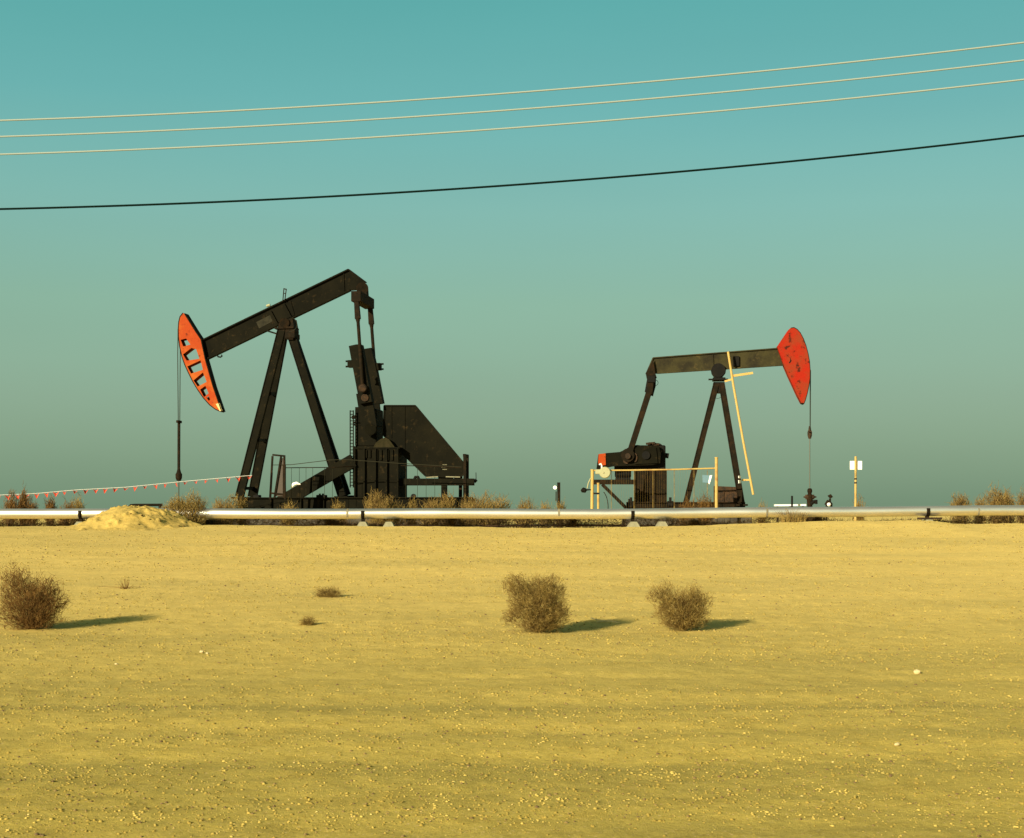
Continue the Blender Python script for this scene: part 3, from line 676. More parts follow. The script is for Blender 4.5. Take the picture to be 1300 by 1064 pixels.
# cranks with counterweights
def crank(sg, blk, arm, bolts):
    y0, y1 = (-1.02, -.62) if sg < 0 else (.62, 1.02)
    mb = MB(); ya = (-.80, -.64) if sg < 0 else (.64, .80); pp(mb, P1, arm, *ya)
    cr_ = part(mb, 'crank', DK, A)
    mb = MB(); pp(mb, P1, blk, y0, y1)
    for (bx, by, dx) in bolts:
        b0 = P1(bx, by, (y0+y1)/2); mb.box(b0.x-.10, b0.x+.10, y0+.05, y1-.05, b0.z-.14, b0.z+.13, .01)
        for dz in (-.1, .1): mb.tube([b0+Vector((0,0,dz)), b0+Vector((dx,0,dz))], .035, 8)
    part(mb, 'counterweight', DK, cr_)
    return cr_
c1 = crank(-1, [(442.7,439.3),(452,437.2),(458.5,437.2),(472,510),(456.5,513)], [(452,500),(471,498),(478,540),(476,550),(470,554.5),(463,551),(459,543)], [(445.5,462,-.2)])
mb = MB()
mb.tube([P1(460.5,493,-1.30), P1(460.5,493,-1.16), P1(460.5,493,-1.02)], .14, 14, [.12,.17,.17]); mb.tube([P1(463,505,-1.10), P1(463,505,-1.0)], .14, 14)
part(mb, 'wrist_pin', M['rust'], c1)
c2 = crank(1, [(461.5,443),(471,441.5),(476,462),(485.5,511.5),(470,514)], [(462,500),(480,500),(484,540),(478,552),(466,545)], [(480.5,465.5,.2)])
# gearbox on its ribbed tower
mb = MB(); a = P1(450.5,519,-.5); b = P1(478,568,-.5); mb.box(a.x, b.x, -.5, .62, b.z+.05, a.z, .03); mb.box(a.x-.06, b.x+.08, -.54, .66, b.z-.005, b.z+.05)
mb.box(a.x-.04, a.x+.12, -.3, .3, a.z-.01, a.z+.08); mb.tube([P1(470,545,-.86), P1(470,545,.86)], .22, 18)
mb.box(a.x-.05, b.x+.03, -.515, .635, (a.z+b.z)/2+.1, (a.z+b.z)/2+.16)
gb = part(mb, 'gearbox', DK, A)
mb = MB(); c = P1(447,530,-.3); mb.tube([c, c+Vector((.15,0,.02))], .07, 8); mb.tube([P1(448,537,-.4), P1(452,536,-.4)], .04, 8); part(mb, 'breather', M['steel'], gb)
mb = MB(); a = P1(451,568.5,-.8); b = P1(505.5,640,-.8); zt = a.z
mb.box(a.x, b.x, -.78, .78, -.0+.95, zt-.04)
mb.box(a.x-.05, b.x+.06, -.83, .83, zt-.04, zt+.01)
for fx in (0, .22, .48, .74, 1):
    xx = a.x+(b.x-a.x)*fx; mb.box(xx-.025, xx+.025, -.90, -.775, .95, zt-.042)
for fx in (.25, .34, .5, .6, .76, .86):
    xx = a.x+(b.x-a.x)*fx; mb.box(xx-.04, xx+.04, -.84, -.775, zt-.38-.1*(fx > .4), zt-.08)
mb.box(a.x+.02, b.x-.02, -.80, -.775, 1.75, 1.79)
tw = part(mb, 'gearbox_tower', DK, A)
# belt guard
mb = MB(); bg = [(487.8,515),(527.3,515),(587,586),(588.5,602),(584,606),(540.5,604.5),(487,553)]
pp(mb, P1, bg, -.30, -.04); fr_ = P1.poly(bg, -.30)
for i in range(len(fr_)):
    a, b = fr_[i], fr_[(i+1) % len(fr_)]; mb.bar((a[0], -.315, a[1]), (b[0], -.315, b[1]), .05, .05)
mb.bar(P1(497,516,-.31), P1(497,556,-.31), .03, .03); mb.bar(P1(514,516,-.31), P1(514,570,-.31), .03, .02)
guard = part(mb, 'belt_guard', DK, A)
mb = MB(); r2 = random.Random(4)
for row, (x0_, x1_) in enumerate(((562,566.5),(560.5,570),(562,567))):
    xx = x0_
    while xx < x1_:
        w_ = .7+r2.random()*.9; hgt = .95; pp(mb, P1, [(xx,589.5+row*3),(xx+w_,589.6+row*3),(xx+w_*.8,589.5+row*3+hgt),(xx+.1,589.5+row*3+hgt)], -.334, -.3295); xx += w_+.5
part(mb, 'stencilled_marks', M['concrete'], guard)
# motor and platform
mb = MB(); mb.bar(P1(507,612,-.55), P1(602,612,-.55), .16, .26); mb.bar(P1(509,612.5,.75), P1(600,612.5,.75), .16, .24)
for q in (520, 548, 575): mb.bar(P1(q,609.5,-.47), P1(q,609.5,.67), .12, .06, (0,0,1))
part(mb, 'motor_platform', DK, A)
mb = MB()
for q, w_ in ((564,.20),(591,.16)):
    for la in (-.5, .7): mb.bar(P1(q,616,la), P1(q,634,la), w_, w_)
part(mb, 'platform_post', DK, A)
mb = MB(); mb.bar(P1(590,578,-.6), P1(590.5,634,-.6), .12, .10); mb.bar(P1(593.5,578.5,.2), P1(593.5,634,.2), .12, .09); mb.bar(P1(589,578,-.6), P1(594,579,.2), .1, .08, (0,0,1)); mb.bar(P1(585,585,.62), P1(584.5,634,.62), .12, .12)
part(mb, 'end_post', M['steel'], A)
mb = MB(); c = P1(566,605.5,.1); mb.tube([c+Vector((-.28,0,0)), c+Vector((-.24,0,0)), c+Vector((.24,0,0)), c+Vector((.28,0,0))], .16, 16, [.10,.16,.16,.10]); mb.box(c.x-.22, c.x+.22, -.06, .26, c.z-.17, c.z-.1)
mb.tube([P1(577,607,.1), P1(584,607,.1)], .10, 12); part(mb, 'motor', M['steel'], A)
mb = MB(); mb.tube([P1(541,606.3,-.4), P1(556,605.3,-.4)], .022, 6); mb.tube([P1(566,605.4,-.4), P1(584,605.8,-.4)], .022, 6); part(mb, 'pale_bar', M['concrete'], guard)
mb = MB(); mb.tube([P1(595,610.5,-.3), P1(604,610.5,-.3)], .05, 8, [.09,.045]); mb.tube([P1(602,612,-.3), P1(605,609,-.3)], .06, 8); mb.tube([P1(604.5,610,-.3), P1(604.3,600,-.3)], .014, 5)
part(mb, 'switch_arm', M['black'], A)
mb = MB(); c = P1(529,607,-.3)
mb.tube([c+Vector((-.09,0,-.06)), c+Vector((-.05,0,.04)), c+Vector((.05,0,.04)), c+Vector((.09,0,-.06))], .06, 8); c = P1(525,630,-.5); mb.tube([c+Vector((0,-.06,0)), c+Vector((0,.06,0))], .09, 14); c2_ = P1(525,634,-.5); mb.bar(c, c2_, .06, .08)
part(mb, 'fitting', M['black'], A)
# skid and its footing
mb = MB()
for la in (-1.05, 1.05): mb.hbeam(P1(308,0,la)*0+Vector((P1(302 if la < 0 else 312,640,la).x, la, .86)), Vector((P1(600,640,la).x, la, .86)), .26, .46, .04, .03)
for q in (315, 350, 400, 440, 500, 560, 596): xx = P1(q,640,0).x; mb.box(xx-.08, xx+.08, -.93, .93, .66, 1.06)
xx0 = P1(308,640,-1.05).x
for q in (345, 383, 412, 470, 520, 580): xx = P1(q,640,-1.05).x; mb.box(xx-.015, xx+.015, -1.17, -1.07, .68, 1.04)
part(mb, 'skid', M['dark'], A)
mb = MB(); mb.box(P1(302,640,0).x, P1(606,640,0).x, -1.5, 1.5, -.2, .62, .03); part(mb, 'footing', M['dim_concrete'], A)
mb = MB()
for q in (326, 406, 410): c = P1(q,630,-1.0); mb.box(c.x-.12, c.x+.12, -1.1, -.8, c.z-.08, c.z+.05, .02); mb.tube([c, c+Vector((0,0,.1))], .04, 8)
part(mb, 'hold_down_bolts', M['black'], A)
mb = MB(); mb.bar(P1(352,641,-.98), P1(449,584.5,-.80), .22, .50); part(mb, 'diagonal_brace', DK, A)
# ladder at the tower
mb = MB()
for la in (444.6, 448.6): mb.bar(P1(la,521,-.7), P1(la,619,-.7), .04, .035)
for i in range(24): y = 522+i*4.1; mb.bar(P1(444.6,y,-.7), P1(448.6,y,-.7), .03, .03)
mb.bar(P1(448.6,534,-.7), P1(452,534,-.7), .03, .03); mb.bar(P1(448.6,588,-.7), P1(452,588,-.7), .03, .03)
part(mb, 'ladder', DK, A)
# guard fence of the large pumpjack
fx_, fy_ = world(360, 640, 53.3).x, 53.3
G1 = empty('guard_fence', (fx_, fy_, hz(fx_, fy_)), math.radians(-8), 'dark wire guard fence around the large pumpjack, narrow frame at its left end', 'guard fence')
Q = Frame(G1)
mb = MB()
for a, b in (((346,579),(343,631)), ((346,577.5),(361,579)), ((361,578),(362,634)), ((357,579),(348.5,632)), ((345,600),(343,634)), ((343,626),(362,628))):
    mb.bar(Q(*a,0), Q(*b,0), .06, .065)
mb.bar(Q(361,590,0), Q(361,632,0), .07, .10); part(mb, 'end_frame', M['steel'], G1)
mb = MB(); mb.prism(Q.poly([(358,582),(361,580),(362,630),(350,630)], .02), .02, .025); part(mb, 'mesh_flap', M['cloth'], G1)
mb = MB(); mb.tube([Q(345,590.5,0), Q(370,590,0), Q(420,584,0), Q(440,583.5,0), Q(510,588.5,0), Q(586,593,0)], .013, 5); part(mb, 'top_wire', M['wire'], G1)
mb = MB(); mb.tube([Q(362,594,.6), Q(420,593.5,.6), Q(450,592,.6)], .018, 5); mb.tube([Q(509,591.2,.6), Q(550,592,.6), Q(586,594,.6)], .018, 5); part(mb, 'top_wire', M['steel'], G1)
mb = MB()
for q in (370, 380, 388.5, 397, 412, 422, 515, 530, 541, 552): mb.tube([Q(q,593.5 if q < 440 else 592,.6), Q(q,633,.6)], .007, 4)
part(mb, 'wire_mesh', M['wire'], G1)
mb = MB(); c = Q(376,617,.3); mb.tube([c+Vector((-.18,0,-.06)), c+Vector((-.1,0,.06)), c+Vector((.02,0,.1)), c+Vector((.16,0,.06))], .08, 8, [.03,.07,.06,.02]); 
t_ = part(mb, 'hard_hat', M['white'], G1); t_.name = 'white_rag'

mb = MB(); pp(mb, P1, [(474,568),(477,562),(483,557.5),(489,555.5),(494,558),(501,567.8)], -.60, -.36); part(mb, 'lit_base_plate', M['olive_dark'], A)  # added plate, its olive stands for the lit part of the gearbox base

# ------------------------------------------------------------------ small pumpjack (right)
D2 = 57.0; x2 = (900-HX)*D2/F
Bp = empty('pumpjack', (x2, D2, hz(x2, D2)), math.radians(-5), 'small olive pumpjack with a solid red horsehead facing right', 'pumpjack')
P2 = Frame(Bp); K2 = D2/F; ST = M['steel']; OL = M['olive']
mb = MB(); pp(mb, P2, [(829,454),(988,442),(996,464),(834,474.5),(820,475)], -.015, .015)
for a, b in (((829,454.5),(989,442.3)), ((829,454.5),(820,475)), ((834,474),(996,463.5))): mb.bar(P2(*a,0), P2(*b,0), .17, .04)
for q in (905,): mb.bar(P2(q, 454-(q-829)*.0755, 0), P2(q+.8, 474-(q-834)*.063, 0), .12, .02)
bm2 = part(mb, 'walking_beam', OL, Bp)
mb = MB(); pp(mb, P2, [(829,456),(832,474),(834,480),(821,481),(820,475)], -.17, -.13); pp(mb, P2, [(829,456),(832,474),(834,480),(821,481),(820,475)], .13, .17); part(mb, 'tail_plate', ST, bm2)
mb = MB(); mb.box(*(lambda c: (c.x-.13,c.x+.13,-.10,-.015,c.z-.2,c.z+.2))(P2(934.5,459,0)), .02); part(mb, 'centre_clamp', M['black'], bm2)
hp = [(987.3,440),(994,430),(1001,419.5),(1004.5,416.3),(1008,415.8),(1012,418),(1016,422.5),(1020,430),(1023.3,439),(1026,449),(1027.8,459),(1028.6,470),(1028.4,480),(1027,490),(1025,499),(1022.5,508),(1020.7,512.5),(1018,511.5),(1013,502),(1007,489),(1001,476),(995.5,463),(990.5,449)]
mb = MB()
for y in (-.24, .22): mb.prism(P2.poly(hp, -.24), y, y+.02)
hd2 = part(mb, 'horse_head', M['red'], Bp)
def strip2(pts, w_, th):
    mb = MB()
    for i in range(len(pts)-1):
        a, b = P2(*pts[i], -.24), P2(*pts[i+1], -.24); a.y = b.y = 0; d = (b-a).normalized(); mb.bar(a-d*.004, b+d*.004, w_, th)
    return mb
part(strip2(hp[3:18], .488, .028), 'wireline_track', ST, hd2)
part(strip2(hp[17:]+hp[:4], .485, .03), 'back_plate', M['red'], hd2)
mb = MB(); pp(mb, P2, [(1003,454),(1005,458),(1002.5,461.5),(1001.5,460.5),(1003.2,458)], -.246, -.241); part(mb, 'lifting_hook', M['black'], hd2)
part(MB().tube([P2(1028.6,470,-.11), P2(1028.4,546,-.11)], .017, 6), 'bridle_cable', M['wire'], Bp); part(MB().tube([P2(1029,470,.11), P2(1028.6,546,.11)], .017, 6), 'bridle_cable', M['wire'], Bp)
mb = MB(); mb.tube([P2(1028,z,0) for z in (541,546,549,553,557)], .1, 12, [.035,.055,.09,.085,.05]); mb.box(*(lambda c: (c.x-.06,c.x+.06,-.17,.17,c.z-.03,c.z+.03))(P2(1028,548,0))); part(mb, 'carrier_bar', M['rust'], Bp)
part(MB().tube([P2(1028,556,0), P2(1028,624,0)], .018, 8), 'polished_rod', M['rod'], Bp)
leg((909.5,486), (870.5,640), -.20, -.75, 7.2, .22, ST, P2, Bp, K2); leg((910.5,486), (870,640), .20, .75, 6.5, .22, ST, P2, Bp, K2)
leg((916,486), (941.5,640), -.2, -.75, 7.5, .22, ST, P2, Bp, K2); leg((916.5,486), (942.5,640), .2, .75, 6.5, .22, ST, P2, Bp, K2)
mb = MB(); pp(mb, P2, [(903,469),(922,468),(921,474),(917,479),(908,479.5),(904,474)], -.20, .20); mb.tube([P2(912,470,-.28), P2(912,470,.28)], .27, 20)
mb.box(*(lambda c: (c.x-.24,c.x+.24,-.34,.34,c.z-.05,c.z+.06))(P2(912.5,482,0)), .01); mb.box(*(lambda c: (c.x-.40,c.x+.35,-.45,-.30,c.z-.025,c.z+.025))(P2(912,482.8,0)))
pp(mb, P2, [(906,485),(919.5,485),(921,498.5),(904.5,498.5)], -.25, .25); part(mb, 'saddle_bearing', M['black'], Bp)
mb = MB(); mb.tube([P2(911+6*math.cos(a), 498+8*math.sin(a), -.2) for a in np.linspace(0, math.pi, 12)], .008, 4); mb.tube([P2(832+3.5*math.cos(a), 486+3.5*math.sin(a), -.2) for a in np.linspace(-1.5, 1.8, 10)], .01, 4); part(mb, 'grease_hose', M['wire'], Bp)
# pitmans
mb = MB(); pp(mb, P2, [(822,478),(833,477),(832.5,490),(829,503),(822,500),(818.5,497)], -.38, -.24); pp(mb, P2, [(822,478),(833,477),(832.5,490),(829,503),(822,500),(818.5,497)], .24, .38)
mb.box(*(lambda c: (c.x-.15,c.x+.15,-.62,.62,c.z-.14,c.z+.14))(P2(827,483,0)), .02); part(mb, 'equalizer', M['black'], Bp)
for la, lb in ((-.52,-.86), (.52,.86)):
    mb = MB(); dx = 0 if la < 0 else .8; mb.bar(P2(826+dx,486,la), P2(824.5+dx,500,la), .12, .22); mb.bar(P2(823.5+dx,498,la), P2(800+dx,572,lb), .15, .21); q_ = P2(797,578,lb); mb.tube([q_+Vector((0,-.09,0)), q_+Vector((0,.09,0))], .26, 16); mb.bar(P2(800+dx,570,lb), P2(797.5+dx,579,lb), .15, .26)
    part(mb, 'pitman_arm', ST, Bp)
# cranks
ck = [(757,597),(759.5,577),(769,575.3),(787,573.8),(795,570),(800,566.5),(809,564.8),(817,566),(826,565.5),(836,566),(839,576),(838,588),(828,590.5),(779,592),(768,594)]
for y0, y1 in ((-.76,-.56), (.56,.76)):
    mb = MB(); pp(mb, P2, ck, y0, y1); cc = part(mb, 'crank', DK, Bp)
    pts = [(803,568),(833,568),(835,588),(806,589.5)]
    mb = MB(); pp(mb, P2, pts, y0-.06 if y0 < 0 else y1, y0 if y0 < 0 else y1+.06); part(mb, 'counterweight', DK, cc)
    if y0 < 0:
        mb = MB(); pp(mb, P2, [(760,576.5),(768.8,575.6),(769,590.5),(762.5,591),(759.3,588)], -.80, -.765); part(mb, 'painted_tip', M['orange'], cc)
        mb = MB(); q_ = P2(797,579,-1.0); mb.tube([q_+Vector((0,-.06,0)), q_+Vector((0,.05,0))], .11, 12); q_ = P2(795,585,-.82); mb.tube([q_, q_+Vector((0,.05,0))], .12, 12); q_ = P2(806,581,-.86); mb.tube([q_+Vector((.08*math.cos(a_),0,.16*math.sin(a_))) for a_ in np.linspace(-1.6,1.6,8)], .03, 6); part(mb, 'wrist_pin', M['rust'], cc)
mb = MB(); a = P2(806,566,-.45); b = P2(845,596,-.45); mb.box(a.x, b.x, -.45, .5, b.z, a.z+.02, .04)
pp(mb, P2, [(822,567),(824,562.5),(838,563),(842,566)], -.3, .3)
mb.box(P2(780,590,0).x, b.x, -.38, .45, P2(800,597,0).z, P2(800,591,0).z); mb.tube([P2(843,578,-.2), P2(849,579,-.2)], .10, 10); mb.tube([P2(820,578,-.9), P2(820,578,.9)], .16, 14)
gb2 = part(mb, 'gearbox', M['black'], Bp)
mb = MB()
for q in ((823,564),(829,563.5),(834,565),(836,569),(838,574),(831,566.5)): c = P2(*q,-.40); mb.tube([c, c+Vector((0.05,-.1,.03))], .05, 7)
mb.tube([P2(820,563.5,-.35), P2(828,562.5,-.35), P2(835,564,-.35), P2(838,570,-.35)], .04, 6); part(mb, 'oil_fittings', M['rust'], gb2)
mb = MB(); c = P2(836.5,576,-.55); mb.tube([c+Vector((0,-.05,0)), c+Vector((0,.05,0))], .05, 10); part(mb, 'sight_glass', M['concrete'], gb2)
# pedestal
mb = MB(); a = P2(805.5,597,-.5); b = P2(846.5,643,-.5); mb.box(a.x+.03, b.x-.03, -.44, .55, .75, a.z, 0)
mb.box(a.x, b.x, -.5, .6, a.z, a.z+.05)
for q in (806.5, 822, 831, 845.5): xx = P2(q,620,-.5).x; mb.box(xx-.035, xx+.035, -.50, -.435, .75, a.z-.003)
mb.bar(P2(814,640,-.52), P2(818,602,-.52), .04, .05); mb.bar(P2(821,640,-.52), P2(819,602,-.52), .04, .04)
part(mb, 'pedestal', ST, Bp)
mb = MB(); c = P2(791,601,0); mb.tube([c+Vector((-.32,0,0)), c+Vector((-.27,0,0)), c+Vector((.27,0,0)), c+Vector((.32,0,0))], .2, 16, [.12,.20,.20,.12]); mb.box(c.x-.3, c.x+.3, -.2, .2, c.z-.28, c.z-.17); part(mb, 'motor', M['black'], Bp)
mb = MB()
for la in (-.5, .45): mb.bar(P2(754,612,la), P2(806,612,la), .12, .19); mb.bar(P2(764.5,615,la), P2(795,645,la), .10, .13)
for q in (760, 780): mb.bar(P2(q,612,-.44), P2(q,612,.39), .1, .12, (0,0,1))
part(mb, 'motor_bracket', ST, Bp)
mb = MB()
for la in (-.75, .75): mb.hbeam(Vector((P2(795,640,la).x, la, .74)), Vector((P2(946,640,la).x, la, .74)), .2, .36, .03, .02)
for q in (800, 846, 870, 942): xx = P2(q,640,0).x; mb.box(xx-.08, xx+.08, -.64, .64, .58, .9)
part(mb, 'skid', ST, Bp)
mb = MB()
for q in ((799,638),(801,636),(851,636)): c = P2(*q,-.75); mb.box(c.x-.12, c.x+.12, -.85, -.6, c.z-.2, c.z, .02); mb.tube([c, c+Vector((0,0,.14))], .05, 8)
part(mb, 'hold_down_bolts', M['black'], Bp)
mb = MB(); mb.box(P2(790,640,0).x, P2(952,640,0).x, -1.1, 1.1, -.2, .555, .03); part(mb, 'footing', M['dim_concrete'], Bp)
mb = MB(); pp(mb, P2, [(906,617),(940,618.5),(944,640),(906,640)], -.62, -.60); part(mb, 'toe_board', M['rust'], Bp)
# yellow brake rod with brackets
mb = MB(); mb.tube([P2(924.3,446.5,-.5), P2(929,476,-.55), P2(931,489,-.57), P2(943.5,560,-.78), P2(956.3,628,-.98)], .045, 8); pole = part(mb, 'stay_pole', M['yellow'], Bp)
mb = MB(); mb.bar(P2(928.5,477.5,-.52), P2(956,473.5,-.52), .05, .09); mb.bar(P2(920,484.3,-.5), P2(931,481,-.52), .05, .07); mb.bar(P2(941.5,609.5,-.9), P2(953,609.2,-.9), .05, .07); part(mb, 'bracket', M['yellow'], pole)
mb = MB(); c = P2(939,605.5,-.95); mb.box(c.x-.05, c.x+.05, -.98, -.93, c.z-.05, c.z+.05, .01); c = P2(939,611,-.95); mb.box(c.x-.05, c.x+.05, -.98, -.93, c.z-.08, c.z+.04); part(mb, 'white_tag', M['white'], Bp)

# ------------------------------------------------------------------ yellow fence in front of the small pumpjack
fy = 54.6; fx = world(830, 640, fy).x
G2 = empty('yellow_fence', (fx, fy, hz(fx, fy)), math.radians(-5), 'yellow pipe frame fence with wire mesh in front of the small pumpjack', 'fence'); Q = Frame(G2)
for a, b, r_, mm in (((752,597),(751.5,658),.058,'yellow'), ((759.5,614),(759.5,658),.045,'rusty_yellow'), ((909.5,581.5),(909.5,658),.058,'rusty_yellow')):
    mb = MB(); p_, q_ = Q(*a,0), Q(*b,0); mb.tube([p_+Vector((0,0,-.0)), q_], r_, 10); mb.tube([p_, p_+Vector((0,0,.03))], r_*1.2, 10); part(mb, 'post', M[mm], G2)
part(MB().tube([Q(751.5,597.3,0), Q(800,597,0), Q(860,596,0), Q(909,594.5,0)], .030, 8), 'top_rail', M['rusty_yellow'], G2)
mb = MB()
for q in (776, 805, 829, 856, 881, 898): mb.tube([Q(q,597,0), Q(q,656,0)], .010, 5)
for q in range(768, 909, 3): mb.tube([Q(q,597,.02), Q(q,656,.02)], .0022, 3)
part(mb, 'wire_mesh', M['straw'], G2)
mb = MB(); mb.prism(Q.poly([(891.5,603),(901,603.5),(899,613),(892,612.5)], -.05), -.06, -.05); sg = part(mb, 'sign', M['blue'], G2)
mb = MB(); mb.prism(Q.poly([(901,603.5),(904,603.3),(902,611),(900.5,615),(899,613)], -.05), -.062, -.052); part(mb, 'sign_edge', M['white'], sg)
mb = MB(); c = Q(768,600,-.12); mb.tube([c+Vector((0,-.12,0)), c+Vector((0,-.09,0)), c+Vector((0,.1,0)), c+Vector((0,.12,0))], .2, 24, [.19,.215,.215,.19]); mb.tube([c+Vector((-.06,-.15,0)), c+Vector((-.06,-.1,0))], .03, 8); mb.box(c.x-.36, c.x-.1, -.18, .0, c.z-.06, c.z+.12, .02); part(mb, 'round_housing', M['cream'], G2)
mb = MB(); mb.tube([Q(760.5,590,-.1), Q(763,589,-.1), Q(764,591.5,-.1), Q(764,596,-.1)], .03, 6); part(mb, 'conduit', M['white'], G2)
mb = MB(); mb.tube([Q(750,607,-.05), Q(747,613,-.05), Q(745.5,620,-.05)], .022, 6); part(mb, 'lamp_arm', M['cream'], G2)
mb = MB(); c = Q(741.5,622,-.05); mb.tube([c+Vector((-.1,0,.03)), c+Vector((-.06,0,0)), c+Vector((.05,0,-.02)), c+Vector((.1,0,0)), c+Vector((.25,0,.01))], .1, 12, [.05,.10,.09,.03,.02]); part(mb, 'lamp', M['black'], G2)
mb = MB(); mb.tube([Q(761+11*math.sin(a), 640-22*math.cos(a)+4, .1) for a in np.linspace(.5, 1.9, 12)], .016, 5); mb.box(*(lambda c: (c.x-.1,c.x+.12,-.06,.1,c.z-.03,c.z+.03))(Q(757,626.5,0))); part(mb, 'hanging_cable', M['black'], G2)

# ------------------------------------------------------------------ wellheads, posts, sign
def base_obj(name, px, Y, label, cat):
    x = world(px, 640, Y).x; o = empty(name, (x, Y, hz(x, Y)), 0, label, cat); return o, Frame(o)
W, q = base_obj('wellhead', 1028, 57.0, 'rusty wellhead with side valves under the small pumpjack rod', 'wellhead')
# follow the polished rod's true position
rodw = Bp.matrix_basis @ P2(1028,624,0); W.location = (rodw.x, rodw.y, hz(rodw.x, rodw.y)); q = Frame(W)
mb = MB(); mb.tube([q(1028,z,0) for z in (620,621.5,623.5,627,629,634,642,660)], .1, 14, [.06,.09,.10,.07,.12,.12,.10,.10]); part(mb, 'stuffing_box', M['steel'], W)
mb = MB(); mb.tube([q(x_,631,0) for x_ in (1020,1022,1024,1032,1034.5,1036.5)], .05, 10, [.02,.04,.09,.09,.04,.02]); mb.tube([q(1024,628,0), q(1024,634,0)], .05, 8); mb.tube([q(1032,628,0), q(1032,634,0)], .05, 8); part(mb, 'valve', M['rust'], W)
mb = MB(); mb.tube([q(1029,640,-.1), q(1033,637,-.1), q(1037,637,-.1)], .05, 8, [.09,.07,.06]); mb.tube([q(1036,634.5,-.1), q(1036,640,-.1)], .06, 8); part(mb, 'side_valve', M['black'], W)
V, q = base_obj('pipe_fitting', 1052, 54, 'small dark valve cluster with a white cap, right of the wellhead', 'valve')
mb = MB(); mb.tube([q(1048,641,0), q(1051,636,0), q(1053,637,0), q(1056,641,0)], .05, 8); mb.tube([q(1053.5,637,0), q(1053.8,633,0)], .04, 8); mb.tube([q(1052.3,631,0), q(1054,629.5,0), q(1055.5,632,0)], .07, 8); mb.tube([q(1049.5,640,0), q(1049.5,655,0)], .04, 8); mb.tube([q(1055.5,640,0), q(1055.5,655,0)], .04, 8); part(mb, 'valve_body', M['steel'], V)
c = q(1052.6,640.5,-.1); part(MB().tube([c+Vector((0,-.05,0)), c+Vector((0,0,.0)), c+Vector((0,.05,0))], .06, 12, [.03,.07,.07]), 'cap', M['white'], V)
T, q = base_obj('white_trough', 1003, 50, 'long low white bar lying level beyond the pipe, left of the wellhead', 'white bar')
mb = MB(); c0, c1_ = q(983,641.6,0), q(1023,641.2,0); mb.bar(c0, c1_, .12, .06, (0,1,0)); part(mb, 'bar', M['white'], T); mb = MB()
for qq in (987, 1003, 1019): mb.bar(q(qq,642,0), q(qq,662,0), .06, .06)
part(mb, 'stand', M['steel'], T)
o_, q = base_obj('iron_stake', 1005.5, 49.5, 'thin dark stake standing in front of the low white bar', 'stake')
mb = MB(); mb.tube([q(1005.5,629.5,0), q(1005.5,662,0)], .035, 8); part(mb, 'stake_rod', M['black'], o_)
o_, q = base_obj('sign_post', 1086.5, 47, 'blank white sign board on a tall thin yellow post', 'sign')
mb = MB(); mb.tube([q(1086.3,579.5,-.05), q(1086,662,-.05)], .036, 8); part(mb, 'post', M['yellow'], o_)
mb = MB(); a, b = q(1079,585.3,0), q(1094.3,596.2,0); mb.box(a.x, b.x, -.005, .012, b.z, a.z, 0); part(mb, 'board', M['white'], o_)
mb = MB()
for yy in (607, 612): mb.tube([q(1086.1,yy,-.05), q(1086.1,yy+2,-.05)], .042, 8)
part(mb, 'band', M['rust'], o_)
o_, q = base_obj('marker_post', 709, 50, 'short dark marker post with a round white reflector on its left side', 'marker post')
mb = MB(); mb.bar(q(709.3,612.5,0), q(709.5,662,0), .09, .105); part(mb, 'post', M['steel'], o_)
mb = MB(); c = q(704.5,619,-.03); mb.tube([c+Vector((0,-.03,0)), c+Vector((0,.02,0))], .065, 16); part(mb, 'reflector', M['white'], o_)
mb = MB(); mb.bar(q(706,624,0), q(706,636,0), .03, .035); mb.bar(q(704.5,619,.0), q(708,618,0), .03, .03); part(mb, 'bracket', M['steel'], o_)
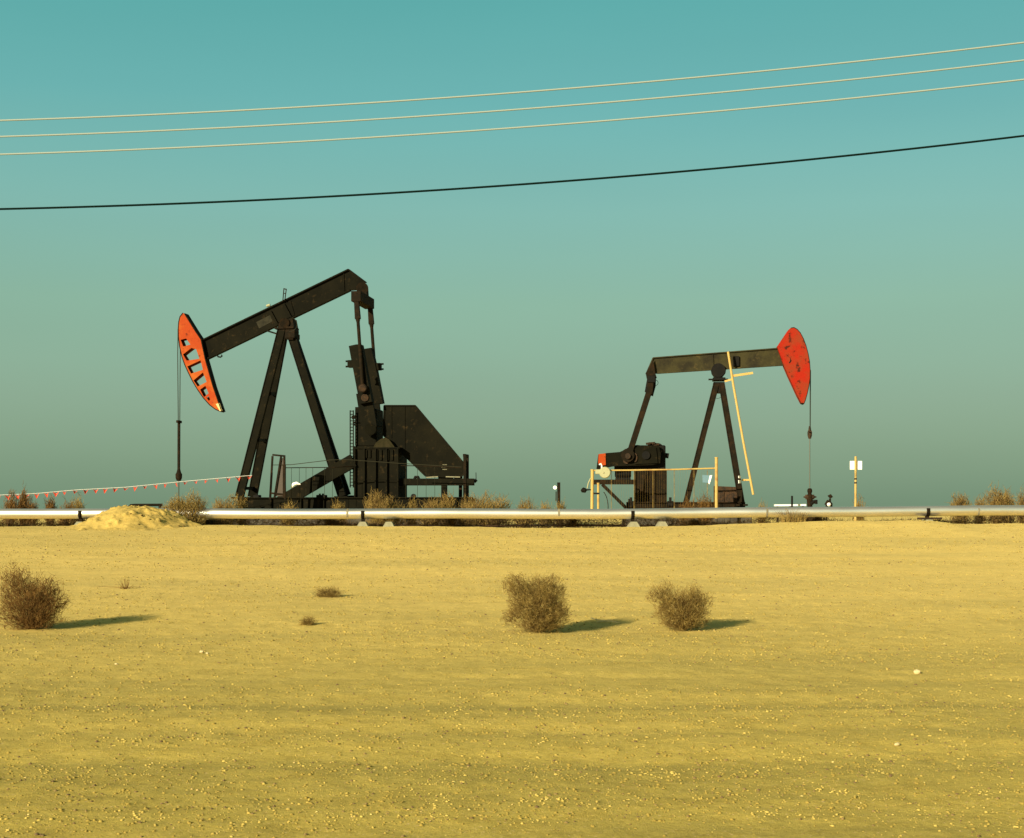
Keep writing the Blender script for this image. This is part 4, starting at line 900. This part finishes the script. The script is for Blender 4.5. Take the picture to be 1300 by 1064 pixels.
# low pipework beyond the heap
o_, q = base_obj('low_pipework', 185, 50, 'low dark pipework with a white fitting seen just above the earth heap', 'pipework')
mb = MB(); mb.tube([q(163,645,0), q(166,641.5,0), q(171,641.2,0), q(206,641,0)], .045, 8); mb.tube([q(168,641.3,0), q(168,665,0)], .05, 8); mb.tube([q(203,641,0), q(203,665,0)], .05, 8); part(mb, 'pipe', M['steel'], o_)
c = q(161.5,641.5,0); part(MB().tube([c, c+Vector((.02,0,-.08)), c+Vector((-.02,0,-.2))], .035, 8, [.02,.045,.05]), 'white_fitting', M['white'], o_)

# ------------------------------------------------------------------ pennant string
YS = 53.0
o_, q = base_obj('pennant_string', 160, YS, 'white string of red pennants from the left edge to the large pumpjack front leg', 'pennant string')
kx = [-120,0,46,96,160,235,320]; ky = [634,628.5,626.5,622,618.5,611,603.5]
sy = lambda x: float(np.interp(x, kx, ky))
mb = MB(); mb.tube([q(x, sy(x), 0) for x in np.linspace(-120, 320, 45)], .0065, 4); part(mb, 'string', M['string'], o_)
r3 = random.Random(2)
for x in [-106,-94,-81,-68,-55,-42,-29,-16,-3,9.5,22,34,46.5,58.5,71,82,96,109,121.5,134,147,160,172,184,197,210,223,235.5,248,262,275,290,302,317]:
    c = q(x, sy(x), 0); s_ = .10*r3.uniform(.8,1.15); sw = r3.uniform(-.06,.08); a = r3.uniform(-.9,.9)
    vx, vy = math.cos(a)*s_, math.sin(a)*s_
    mb = MB(); top_ = [c+Vector((-vx,-vy,0)), c+Vector((vx,vy,0))]; tip = c+Vector((sw, -.05, -.185*r3.uniform(.7,1.1))); mid_ = c+Vector((sw*.3,.04,-.07)); n_ = Vector((-math.sin(a), math.cos(a), 0))*.003
    for sgn in (0,):
        f0 = [top_[0]-n_, mid_-n_, top_[1]-n_, tip-n_, top_[0]+n_, mid_+n_, top_[1]+n_, tip+n_]
        mb.add(f0, [[0,3,1],[1,3,2],[4,5,7],[5,6,7],[0,1,5,4],[1,2,6,5],[2,3,7,6],[3,0,4,7]])
    part(mb, 'pennant', M['flag'], o_)
